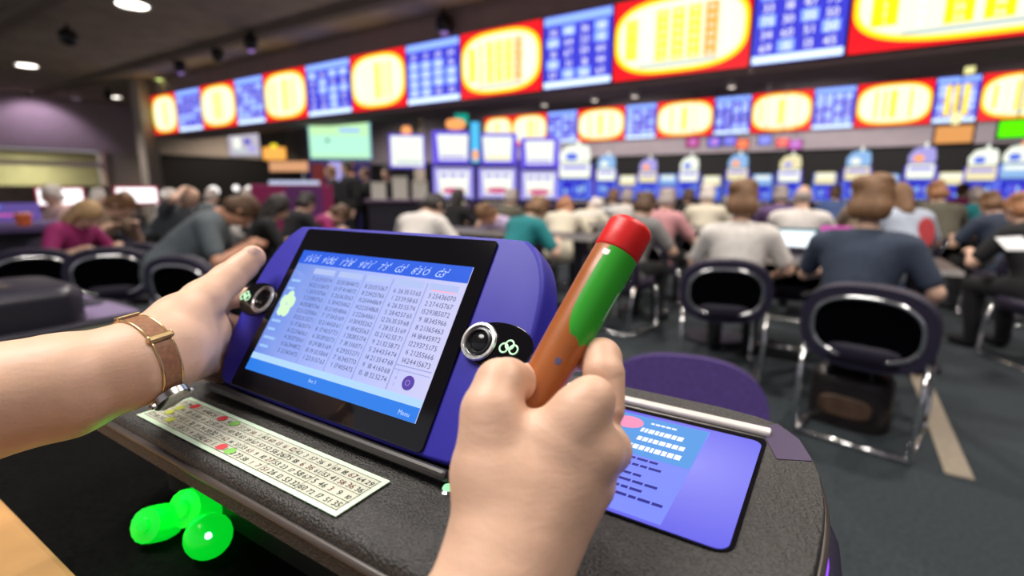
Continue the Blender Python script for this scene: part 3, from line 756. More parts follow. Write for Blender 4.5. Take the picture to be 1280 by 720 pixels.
# dauber
top = P(789, 284, .322); bot = P(655, 519, .298)
ax = (top-bot); L = ax.length; ax.normalize()
q = ax.to_track_quat('Z', 'Y').to_matrix().to_4x4()
dau = empty('bingo_dauber', bot, 0, 'brown bingo dauber with a green oval label and red cap, held in the right hand', 'dauber')
dau.matrix_world = Matrix.Translation(bot)@q
LB = L*.845
o = obj('barrel', MB().lathe([(.004, -.012), (.0095, -.010), (.0116, -.004), (.0124, .01), (.0136, LB*.45), (.0142, LB*.8), (.0142, LB-.001), (.0136, LB)], 48), mat('brown_plastic', (.36, .105, .022), .35, noise=.06, nscale=60), dau); autosm(o, 50)
r = .0146
o = obj('cap', MB().lathe([(.0128, LB-.001), (r-.0004, LB), (r, LB+.001), (r-.0002, LB+.018), (.0142, L-.0015), (.0128, L+.0008), (.0095, L+.0018), (.003, L+.0021)], 48), mat('red_cap', (.72, .012, .012), .42, noise=.04, nscale=150, bump=.1), dau); autosm(o, 50)
# label patch wrapped on the barrel
tocam = (dau.matrix_world.inverted().to_3x3()@(EYE-(bot+top)/2)); a0 = math.atan2(tocam.y, tocam.x)
def patch(z0, z1, ac, aw, rr, n=16):
    vs = []; fs = []
    for i in range(n+1):
        t = i/n; zz = z0+(z1-z0)*t; u = 1-t; wdt = aw*math.sqrt(max(0, 1-(max(0, u-.38)/.62)**4)) if u > .38 else aw*(1-.10*(max(0, .25-u)/.25)**2)
        for j in range(n+1): a = ac+wdt*(-1+2*j/n); rad = rr(zz); vs.append((rad*math.cos(a), rad*math.sin(a), zz))
    for i in range(n):
        for j in range(n): fs.append((i*(n+1)+j, i*(n+1)+j+1, (i+1)*(n+1)+j+1, (i+1)*(n+1)+j))
    return MB().add(vs, fs)
rr = lambda zz: .0136+(.0006)*min(1, max(0, (zz-LB*.45)/(LB*.35)))+.00018
obj('green_label', patch(LB*.44, LB-.0005, a0+.62, 1.12, rr), mat('green_label', (.03, .36, .02), .4), dau, smooth=True)
obj('white_edge', patch(LB*.62, LB*.80, a0+1.12, .04, lambda z: rr(z)+.0001), mat('label_white', (.85, .9, .8), .4), dau, smooth=True)
wl = patch(LB*.93, LB*.965, a0-.42, .16, lambda z: rr(z)+.0001); obj('white_fleck', wl, MATS['label_white'], dau)
obj('blue_stamp', patch(LB*.30, LB*.335, a0+.12, .14, lambda z: .01325+.0006*(z/LB-.3)), mat('stamp_blue', (.10, .10, .22), .4), dau)

# wristwatch on the left wrist
wa, wb = P(150, 460, .390), P(206, 440, .420); wc = P(180, 450, .4045); axw = (wb-wa).normalized()
# local frame: z along the arm, x towards the eye
xx = (EYE-wc); xx = (xx-axw*xx.dot(axw)).normalized(); yy = axw.cross(xx)
MW = Matrix(((xx.x, yy.x, axw.x, wc.x), (xx.y, yy.y, axw.y, wc.y), (xx.z, yy.z, axw.z, wc.z), (0, 0, 0, 1)))
wt = empty('wristwatch', wc, 0, 'wristwatch with a tan leather strap and gold edging on the left wrist', 'watch'); wt.matrix_world = MW
RW = .0332
def band(r0, r1, z0, z1, n=48):
    vs = []; fs = []
    for i in range(n):
        a = 2*math.pi*i/n
        for rr_, zz in ((r0, z0), (r1, z0), (r1, z1), (r0, z1)): vs.append((rr_*math.cos(a), rr_*math.sin(a), zz))
    for i in range(n):
        j = (i+1) % n
        for k in range(4): fs.append((i*4+k, i*4+(k+1) % 4, j*4+(k+1) % 4, j*4+k))
    return MB().add(vs, fs)
M_gold = mat('gold', (.75, .52, .26), .25, .9, noise=.08, nscale=100)
o = obj('strap', band(RW-.001, RW+.0016, -.0065, .0065), mat('tan_leather', (.27, .115, .05), .5, noise=.2, nscale=300, bump=.3), wt); autosm(o, 40)
for s in (-1, 1):
    obj('gold_edge', MB().tube([((RW+.0012)*math.cos(a), (RW+.0012)*math.sin(a), s*.0072) for a in [k*math.pi/32 for k in range(64)]], .0010, 8, True), M_gold, wt, smooth=True)
def at_angle(a, mb_c, size):
    T = Matrix.Rotation(a, 4, 'Z'); return MB().box((RW+mb_c, 0, 0), size, T)
UPA = math.atan2((U3).dot(yy), U3.dot(xx))       # angle round the wrist that faces up
sgn = 1 if math.sin(UPA) > 0 else -1
obj('clasp_bar', at_angle(sgn*R(20), .0028, (.004, .0058, .0195)), M_gold, wt, bevel=.0015)
obj('strap_buckle', at_angle(sgn*R(84), .0025, (.004, .006, .017)), M_gold, wt, bevel=.001)
o = obj('watch_case', MB().lathe([(.010, 0), (.0135, .001), (.0135, .006), (.0115, .0075)], 32, Matrix.Rotation(-sgn*R(68), 4, 'Z')@Matrix.Translation((RW+.0005, 0, 0))@Matrix.Rotation(R(90), 4, 'Y')), mat('watch_steel', (.5, .48, .46), .25, 1), wt); autosm(o, 40)
obj('crown', at_angle(-sgn*R(68), .005, (.004, .004, .034)), MATS['watch_steel'], wt, bevel=.001)

# ------------------------------------------------------------------ chairs
SEATM = mat('dark_plum_upholstery', (.016, .011, .030), .6, noise=.2, nscale=120, bump=.3)
def make_chair(name='casino_chair'):
    t = empty(name, (0, 0, 0), 0, 'x', 'chair')
    # local: occupant faces +Y; backrest at -Y
    obj('seat', MB().pad(sup(.46, .44, 36, 3.2), .37, .46, .03), SEATM, t, smooth=True)
    TB = Matrix.Translation((0, -.215, .53))@Matrix.Rotation(R(98), 4, 'X')
    o = obj('backrest', MB().pad(sup(.50, .38, 48, 2.6), -.05, .0, .022, TB), SEATM, t); autosm(o, 60)
    TB2 = Matrix.Translation((0, -.215, .53))@Matrix.Rotation(R(98), 4, 'X')
    obj('rear_shell', MB().ring(sup(.50, .38, 48, 2.6), sup(.385, .265, 48, 2.5), -.001, .012, TB2), M_navy, t)
    obj('back_panel', MB().prism(sup(.385, .265, 48, 2.5), .0, .004, TB2), M_blackmesh, t)
    rp = [TB2@Vector((x, y, .010)) for x, y in sup(.40, .28, 64, 2.5)]
    obj('chrome_ring', MB().tube(rp, .011, 10, True), M_chrome, t, smooth=True)
    for s in (-1, 1):
        o = obj('leg', MB().tube([(s*.225, -.20, .42), (s*.225, -.235, .30), (s*.215, -.27, .035), (s*.215, -.24, .013)], .013, 10), M_chrome, t, smooth=True)
        o = obj('leg', MB().tube([(s*.20, .17, .39), (s*.215, .20, .25), (s*.215, .21, .035), (s*.215, .18, .013)], .013, 10), M_chrome, t, smooth=True)
        obj('floor_runner', MB().tube([(s*.215, -.26, .013), (s*.215, .20, .013)], .012, 10), M_chrome, t, smooth=True)
    obj('rear_bar', MB().tube([(-.215, -.262, .014), (.215, -.262, .014)], .012, 10), M_chrome, t, smooth=True)
    obj('back_bracket', MB().tube([(-.225, -.20, .42), (0, -.19, .40), (.225, -.20, .42)], .012, 8), M_chrome, t, smooth=True)
    return t
CH0 = make_chair(); CH_used = False
def chair(x, y, rz, label, group='padded casino chairs with oval backs', s=None):
    global CH_used
    if s is None: s = 1.09 if 'bare left forearm' in label else 1.0
    o = CH0 if not CH_used else copy_tree(CH0); CH_used = True
    o.location = (x, y, 0); o.rotation_euler = (0, 0, rz); o.scale = (s, s, s); tag(o, label, 'chair', group); return o
c1 = chair(.183, 2.80, R(-12), 'front right chrome chair with black oval back, under the man in the navy shirt')
c2 = chair(-.57, 3.31, R(14), 'chrome chair with black oval back, under the man in the white shirt')
q = spotxy(870, 1.20); CHN = chair(q.x, q.y, R(192), 'empty purple padded chair tucked behind the black console', s=.9)
for ch in CHN.children:
    if ch.name.split('.')[0] in ('seat', 'backrest'): ch.material_slots[0].link = 'OBJECT'; ch.material_slots[0].material = M_purple
q = spotxy(996, 3.55); chair(q.x, q.y+.1, R(5), 'purple chair turned beside the white-shirted man')
bgc = [(28, 352, 3.5, 70, 'purple chair with chrome-rimmed oval back at the left edge of the photo'), (128, 350, 3.6, 62, 'chair with chrome-rimmed oval back, second from the left edge'),
       (190, 345, 3.9, 30, 'chair with oval back turned towards the bending grey-shirted man'), (248, 365, 3.2, 20, 'dark chair under the bending grey-shirted man'),
       (24, 470, 1.60, 78, 'chrome-rimmed chair back just above the bare left forearm')]
for px, py, d, rz, lab in bgc:
    q = spotxy(px, d); chair(q.x, q.y, R(rz), lab)

# ------------------------------------------------------------------ people
def rotx(v, a): return (v[0], v[1]*math.cos(a)-v[2]*math.sin(a), v[1]*math.sin(a)+v[2]*math.cos(a))
def vadd(a, b): return tuple(x+y for x, y in zip(a, b))
def ik(a, b, l1, l2, pole):
    a, b = Vector(a), Vector(b); d = b-a; L = min(d.length, (l1+l2)*.995); dn = d.normalized()
    x = (l1*l1-l2*l2+L*L)/(2*L); h = math.sqrt(max(l1*l1-x*x, 0)); p = Vector(pole); p = (p-dn*p.dot(dn)).normalized()
    return tuple(a+dn*x+p*h), tuple(a+dn*L)
CACHE = {}
def person_meshes(hs=1.0, lean=20, headp=10, hair='short', wide=1.0, standing=False, sleeve='short', hands=((-.17, .46, .80), (.2, .44, .80)), vox=.014, turn=0):
    key = (hs, lean, headp, hair, wide, standing, sleeve, hands, vox, turn)
    if key in CACHE: return CACHE[key]
    La = -R(lean); dz = .44 if standing else 0
    up0 = 0 if standing else .055
    pel = (0, 0, .52+up0+dz); hipz = (0, 0, .50+up0+dz)
    def sp(x, y, z): return vadd(pel, rotx((x, y, z), La))
    waist, chest, up, neck = sp(0, .0, .16), sp(0, .01, .31), sp(0, 0, .42), sp(0, .01, .50)
    Lh = La-R(headp-6)
    Mh = Matrix.Rotation(Lh, 3, 'X')@Matrix.Rotation(R(turn), 3, 'Z')
    def hd(x, y, z): return tuple(Vector(neck)+Mh@(Vector((x, y, z))*hs))
    # ellipsoid wants rows = local axes: transposed lookups handled by columns of the rotation
    Mr = [[Mh[i][j] for j in range(3)] for i in range(3)]
    hc = hd(0, .025, .155)
    prims = [ell(hc, (.074*hs, .093*hs, .105*hs), Mr), ell(hd(0, .055, .095), (.052, .058, .062), Mr, .03),
             cone(neck, hd(0, .01, .09), .056, .052, .03), cone(hd(0, .105, .145), hd(0, .128, .118), .011, .017, .012),
             cone(hd(-.02, .108, .082), hd(.02, .108, .082), .010, None, .012), cone(hd(-.035, .098, .17), hd(.035, .098, .17), .012, None, .02),
             ell(hd(-.079, .01, .145), (.011, .02, .032), Mr, .008), ell(hd(.079, .01, .145), (.011, .02, .032), Mr, .008),
             cut(ell(hd(-.032, .118, .148), (.014, .010, .008), Mr, .008)), cut(ell(hd(.032, .118, .148), (.014, .010, .008), Mr, .008))]
    T = [cone(pel, waist, .150*wide, .135*wide, .06), ell(chest, (.165*wide, .12*wide, .17), [[1, 0, 0], [0, math.cos(La), -math.sin(La)], [0, math.sin(La), math.cos(La)]], .06),
         cone(sp(-.13*wide, 0, .42), sp(.13*wide, 0, .42), .075, None, .06), cone(up, neck, .09, .058, .04)]
    legs = []; feet = []; hands_p = []; arms = []; sleeves = []
    for s in (-1, 1):
        hip = vadd(hipz, (s*.09, 0, 0))
        if standing: knee = (s*.10, .03, .50); ank = (s*.11, -.01, .09)
        else: knee = (s*.14, .42, .53); ank = (s*.13, .36, .09)
        legs += [cone(hip, knee, .092*wide, .06, .03), cone(knee, ank, .058, .040, .02)]
        feet += [cone(vadd(ank, (0, 0, -.035)), vadd(ank, (s*.02, .15, -.05)), .042, .034, .02)]
        sh = sp(s*.185*wide, 0, .415); hx = hands[0 if s < 0 else 1]
        el, wr = ik(sh, hx, .285, .25, (s*.7, -.3, -.7))
        mid = tuple(Vector(sh).lerp(Vector(el), .72))
        arms += [cone(sh, el, .055, .042, .03), cone(el, wr, .041, .028, .015)]
        sleeves += [cone(sh, mid if sleeve == 'short' else el, .072*1.0, .062 if sleeve == 'short' else .056, .04)]
        if sleeve == 'long': sleeves += [cone(el, tuple(Vector(el).lerp(Vector(wr), .9)), .054, .042, .02)]
        f = (Vector(wr)-Vector(el)).normalized(); f = (f+Vector((0, .25, -.25))).normalized(); sd = f.cross(Vector((0, 0, 1))).normalized()
        w0 = Vector(wr); pc = w0+f*.05
        hands_p += [cone(w0, pc, .027, .030, .015), cone(pc-sd*.02, pc+sd*.02, .018, None, .012)]
        for k in range(4):
            o_ = -.030+.020*k; ln = (.06, .072, .068, .052)[k]
            b0 = pc+f*.025+sd*o_; b1 = b0+f*ln*.55+Vector((0, 0, -.008)); b2 = b1+f*ln*.4+Vector((0, 0, -.022))
            hands_p += [cone(b0, b1, .0092, .0088, .003), cone(b1, b2, .0088, .008, .003)]
        th0 = w0+f*.02-sd*s*.02; th1 = th0+f*.035-sd*s*.035; th2 = th1+f*.03
        hands_p += [cone(th0, th1, .014, .011, .006), cone(th1, th2, .011, .009, .003)]
    body = sdf_mesh('body', prims+T+arms+legs+feet+hands_p, vox*.85, .02)
    def infl(ps, d):
        o = []
        for p in ps:
            if p[0] == 'c': o.append(('c', p[1], p[2], p[3]+d, p[4]+d, p[5]))
            else: o.append(('e', p[1], tuple(r+d for r in p[2]), p[3], p[4]))
        return o
    shirt_p = infl(T[:3], .016)+infl([cone(up, tuple(Vector(up).lerp(Vector(neck), .6)), .085, .062, .04)], .012)+sleeves+[cone(sp(-.07, 0, -.05), sp(.07, 0, -.05), .135*wide, None, .05)]
    # a few folds across the back
    rf = random.Random(int(lean*7+wide*100))
    for k in range(5):
        z0 = .08+.07*k; x0 = rf.uniform(-.08, .08)
        shirt_p.append(cut(cone(sp(x0-.12, -.162*wide, z0), sp(x0+.12, -.158*wide, z0+rf.uniform(-.06, .06)), .010, None, .02)))
    shirt = sdf_mesh('shirt', shirt_p, vox, .03)
    trou = sdf_mesh('trousers', infl(legs, .014)+[cone(vadd(hipz, (-.07, 0, .0)), vadd(hipz, (.07, 0, 0)), .135*wide, None, .04)], vox, .03)
    shoes = sdf_mesh('shoes', infl(feet, .008), vox*.8, .015)
    tc = hd(0, .012, .175)
    if hair == 'short':
        hp = [ell(tc, (.088*hs, .104*hs, .107*hs), Mr, .01), cone(hd(-.035, -.045, .10), hd(.035, -.045, .10), .056*hs, None, .05), ell(hd(.03, .0, .245), (.05*hs, .06*hs, .035*hs), Mr, .03), ell(hd(-.045, -.05, .22), (.045*hs, .045*hs, .04*hs), Mr, .03), cut(ell(hd(0, .14, .10), (.11*hs, .085*hs, .105*hs), Mr, .02)), cut(ell(hd(0, .03, .005), (.12*hs, .13*hs, .06*hs), Mr, .02))]
    elif hair == 'bald':
        hp = [ell(hd(0, .0, .145), (.084, .100, .065), Mr, .01), cut(ell(hd(0, .15, .13), (.13, .11, .15), Mr, .02)), cut(ell(hd(0, .0, .03), (.12, .14, .06), Mr, .01)), cut(ell(hd(0, .0, .25), (.10, .12, .07), Mr, .01))]
    elif hair == 'bun':
        hp = [ell(tc, (.088, .104, .108), Mr, .01), ell(hd(0, -.10, .21), (.045, .045, .045), Mr, .02), cut(ell(hd(0, .14, .10), (.10, .085, .105), Mr, .02)), cut(ell(hd(0, .02, .02), (.12, .12, .06), Mr, .01))]
    else:
        hp = [ell(tc, (.094, .108, .112), Mr, .01), cone(hd(0, -.03, .14), hd(0, -.07, -.03), .085, .065, .03), cone(hd(-.075, .0, .14), hd(-.085, .0, .0), .03, .024, .03), cone(hd(.075, .0, .14), hd(.085, .0, .0), .03, .024, .03),
              cut(ell(hd(0, .15, .09), (.085, .10, .12), Mr, .02))]
    hairm = sdf_mesh('hair', hp, vox*.8, .02)
    eyes = MB()
    for s in (-1, 1):
        c = hd(s*.032, .106, .148); eyes.lathe([(.011*math.sin(R(a)), .011*math.cos(R(a))) for a in (5, 40, 75, 110, 145, 175)], 12, Matrix.Translation(c))
    top = max((Vector(hd(x, y, .285)).z for x in (0,) for y in (-.03, .03)))
    CACHE[key] = dict(body=body, shirt=shirt, trousers=trou, shoes=shoes, hair=hairm, head=hc, top=top, eyes=eyes.mesh('eyes'))
    return CACHE[key]
def cloth(name, c, n=.10): return mat('cloth_'+name, c, .85, noise=n, nscale=25, bump=.2)
def hairm(name, c): return mat('hair_'+name, c, .6, noise=.35, nscale=70, bump=.8)
HM = dict(brown=hairm('brown', (.10, .05, .025)), dark=hairm('dark', (.018, .013, .012)), grey=hairm('grey', (.38, .32, .30)), blond=hairm('blond', (.46, .29, .14)),
          ginger=hairm('ginger', (.36, .16, .07)), white=hairm('white', (.68, .62, .58)), light=hairm('light_brown', (.20, .10, .045)))
CL = dict(paleblue=(.50, .56, .68), white=(.72, .68, .64), navy=(.035, .05, .085), grey=(.10, .12, .135), midgrey=(.22, .21, .21), black=(.008, .008, .010), teal=(.01, .20, .22), magenta=(.28, .015, .12), cream=(.72, .66, .52),
          pink=(.62, .30, .32), palepink=(.74, .50, .47), tan=(.32, .24, .17), purple=(.14, .08, .20), blue=(.10, .16, .38), olive=(.12, .11, .08), red=(.42, .06, .07), lavender=(.50, .40, .60), denim=(.03, .05, .13))
M_eye = mat('eye', (.05, .04, .04), .3)
def person(label, px, pytop, d, rz=0, shirt='white', hair='short', hcol='brown', trous='black', skin=None, withchair=None, grp=None, x=None, y=None, s=None, back=.0, **kw):
    m = person_meshes(hair=hair, **kw)
    h = Vector((m['head'][0], m['head'][1], 0)); h.rotate(Matrix.Rotation(R(rz), 3, 'Z'))
    hp = P(px, pytop, d)
    if s is None: s = min(1.12, max(.84, hp.z/m['top']))
    loc = Vector((hp.x, hp.y, 0))-h*s
    t = empty('person', loc, R(rz), label, 'person', grp, s=s)
    sk = skin or M_skin2
    obj('body', m['body'], sk, t)
    obj('shirt', m['shirt'], cloth(shirt, CL[shirt]), t); obj('trousers', m['trousers'], cloth(trous, CL[trous]), t)
    obj('shoes', m['shoes'], cloth('black', CL['black']), t); obj('hair', m['hair'], HM[hcol], t)
    obj('eyes', m['eyes'], M_eye, t)
    if withchair:
        c = Vector((0, -.05, 0)); c.rotate(Matrix.Rotation(R(rz), 3, 'Z')); chair(loc.x+c.x, loc.y+c.y, R(rz), withchair, s=.93)
    return t
PF = dict(vox=.011)
person('man in a white t-shirt with light brown hair, back turned, in a chrome chair', 930, 231, 3.18, 8, 'white', 'short', 'light', 'black', hs=1.2, wide=1.12, lean=8, headp=10, hands=((-.20, .40, .72), (.26, .34, .66)), **PF)
person('man in a navy t-shirt with tousled brown hair, seated in the front right chair', 1092, 243, 2.64, -10, 'navy', 'short', 'light', 'denim', hs=1.28, wide=1.25, lean=8, headp=10, hands=((-.22, .42, .76), (.30, .20, .56)), **PF)
wm = person('blond-haired woman in a pale blue shirt with a red patch, seated beyond the navy-shirted man', 1127, 226, 4.3, 20, 'paleblue', 'long', 'light', 'blue', lean=20, headp=10)
obj('shirt_patch', MB().pad(sup(.13, .26, 24, 2.2), 0, .02, .01, Matrix.Translation((.12, -.02, .86))@Matrix.Rotation(R(75), 4, 'X')), cloth('redpatch', (.5, .05, .06)), wm)
person('person with ginger hair, head just visible between the two front chairs row and the machines', 1088, 226, 5.4, 0, 'tan', 'short', 'ginger', lean=12, headp=5)
person('grey-haired person in a white shirt, seated upright beyond the laptop-like screen', 1006, 228, 4.5, -5, 'white', 'bald', 'grey', wide=1.2, lean=8, headp=5, withchair='dark chair under the upright white-shirted person beyond the screen')
person('grey-haired person in purple, beside the white shirt beyond the screen', 977, 230, 5.8, 10, 'purple', 'short', 'grey', lean=14, headp=8, withchair='dark chair under the grey-haired person in purple')
person('person in a dark grey shirt with ginger-grey hair, leaning near the right machines', 1172, 224, 5.2, 25, 'olive', 'short', 'ginger', lean=20, headp=8, withchair='dark chair under the leaning person by the right machines')
person('person in a cream shirt with pale hair, seated among the middle rows', 886, 229, 5.6, 5, 'cream', 'short', 'white', lean=16, headp=8, withchair='dark chair under the cream-shirted person with pale hair')
person('person in a pink shirt with greying hair, seated by the middle aisle', 836, 234, 4.9, -8, 'pink', 'short', 'grey', lean=20, headp=10, withchair='dark chair under the pink-shirted person')
person('person in a light grey shirt with brown hair, left of the pink-shirted person', 808, 242, 4.2, -12, 'midgrey', 'short', 'brown', lean=20, headp=14, withchair='dark chair under the light grey shirt by the aisle')
person('person in a navy sports jersey at the right edge, behind the aisle', 1240, 237, 4.5, 30, 'navy', 'short', 'light', lean=22, headp=12, withchair='dark chair under the navy jersey at the right edge')
jn = bpy.data.objects[[o.name for o in COL.objects if o.get('label', '').startswith('person in a navy sports jersey')][0]]
obj('jersey_number', write(MB(), '7', -.05, -.10, .24, Matrix.Translation((.06, -.030, .863))@Matrix.Rotation(R(68), 4, 'X')), cloth('jersey_white', (.75, .75, .78)), jn)
person('ginger-haired person in black at the right edge holding white papers', 1278, 238, 3.4, 32, 'black', 'short', 'ginger', lean=22, headp=12, withchair='black chair under the person in black at the right edge')
person('person in a teal-grey shirt between the right machines and the navy jersey', 1222, 232, 6.2, 28, 'teal', 'short', 'grey', lean=24, headp=14)
person('dark-haired person in a white t-shirt leaning over the desk in the centre', 543, 243, 4.2, 8, 'white', 'short', 'dark', lean=34, headp=26, turn=-20, withchair='dark chair under the dark-haired person in white')
person('person in lavender with a bowed pink-cheeked head, right of the dark-haired one in white', 606, 256, 5.1, 160, 'lavender', 'short', 'light', lean=38, headp=26, skin=M_skin3)
person('person in a teal shirt with light brown hair, behind the tablet top', 674, 245, 4.3, -15, 'teal', 'short', 'light', lean=32, headp=18, withchair='dark chair under the teal-shirted person')
person('person in a pale shirt with a reddish face, right of the teal shirt', 708, 250, 5.6, 20, 'cream', 'short', 'ginger', lean=30, headp=20, turn=-60, skin=M_skin3)
person('person in a cream top bent over the desk, left of the dauber cap', 746, 248, 6.2, -5, 'cream', 'short', 'white', lean=36, headp=26, withchair='dark chair under the bent person in cream')
person('dark-haired person near the centre machines, in black', 573, 236, 6.6, 0, 'black', 'long', 'dark', lean=15, headp=5)
person('man in a slate grey shirt bending low over the desk at left', 302, 247, 3.7, -35, 'grey', 'short', 'brown', 'black', M_skin3, wide=1.2, lean=40, headp=34, hands=((-.17, .50, .74), (.2, .50, .74)))
person('dark-haired woman in black right of the bending grey-shirted man', 348, 248, 4.3, -20, 'black', 'long', 'dark', lean=22, headp=20)
person('second dark-haired person, just left of the purple partition', 384, 250, 5.3, 0, 'black', 'short', 'dark', lean=22, headp=18)
person('person in bright magenta, low behind the top edge of the tablet', 425, 258, 5.6, -30, 'magenta', 'short', 'brown', lean=40, headp=30)
person('blond person in a magenta top seated at far left', 108, 250, 3.9, -60, 'magenta', 'long', 'blond', lean=28, headp=24, withchair='dark chair under the blond person in magenta')
person('person in a grey-brown top leaning right, next to the blond one', 152, 240, 4.7, -55, 'tan', 'short', 'light', lean=46, headp=10, withchair='dark chair under the grey-brown top')
person('balding person in a grey shirt with a hand raised to the head', 236, 232, 5.6, -60, 'grey', 'bald', 'grey', lean=34, headp=22, hands=((-.17, .46, .80), (.10, .42, 1.15)), withchair='dark chair under the balding person in grey')
person('person in a pale pink top standing at far left by the white screens', 60, 226, 5.6, 190, 'palepink', 'short', 'white', 'palepink', lean=6, headp=10, s=.86)
for (px, py, d, rz, sh, hc, lab) in [(432, 200, 8.3, 170, 'black', 'dark', 'person standing in black beside the large colour screen'), (412, 206, 8.8, 150, 'black', 'light', 'light-haired person standing in black left of the others'),
                                     (482, 208, 8.1, 200, 'black', 'dark', 'dark figure standing under the small white monitor'), (455, 214, 8.6, 180, 'black', 'brown', 'person standing in black between two others near the white monitor')]:
    person(lab, px, py, d, rz, sh, 'short', hc, lean=3, headp=8, standing=True, sleeve='long', hands=((-.24, .10, .86), (.24, .10, .86)), s=None)
for (px, py, d, rz, sh, hc, lab) in [(1046, 231, 7.2, 0, 'blue', 'brown', 'small brown-haired player in blue at the machine row, right of centre'), (785, 236, 6.8, 0, 'white', 'grey', 'small grey-haired player in white at the machine row'),
                                     (768, 237, 7.2, 0, 'midgrey', 'light', 'small player in grey just right of the dauber cap line'), (862, 236, 7.0, 0, 'black', 'brown', 'small player in black among the middle machines'),
                                     (928, 222, 8.0, 0, 'white', 'white', 'small white-haired player beyond the white t-shirt'), (1205, 228, 7.6, 0, 'magenta', 'brown', 'small player in magenta at the right machines'),
                                     (640, 238, 6.6, 0, 'olive', 'grey', 'small player in olive below the tall screens'), (212, 238, 7.4, 0, 'white', 'white', 'small white-haired figure near the left pillar'),
                                     (265, 240, 7.6, 0, 'grey', 'grey', 'small grey figure by the black wall at left'), (122, 236, 7.2, 0, 'cream', 'white', 'small pale figure beside the left white screens'),
                                     (310, 238, 7.8, 0, 'white', 'grey', 'small figure in white left of the purple partition')]:
    person(lab, px, py, d, rz, sh, 'short', hc, lean=15, headp=12, vox=.018)

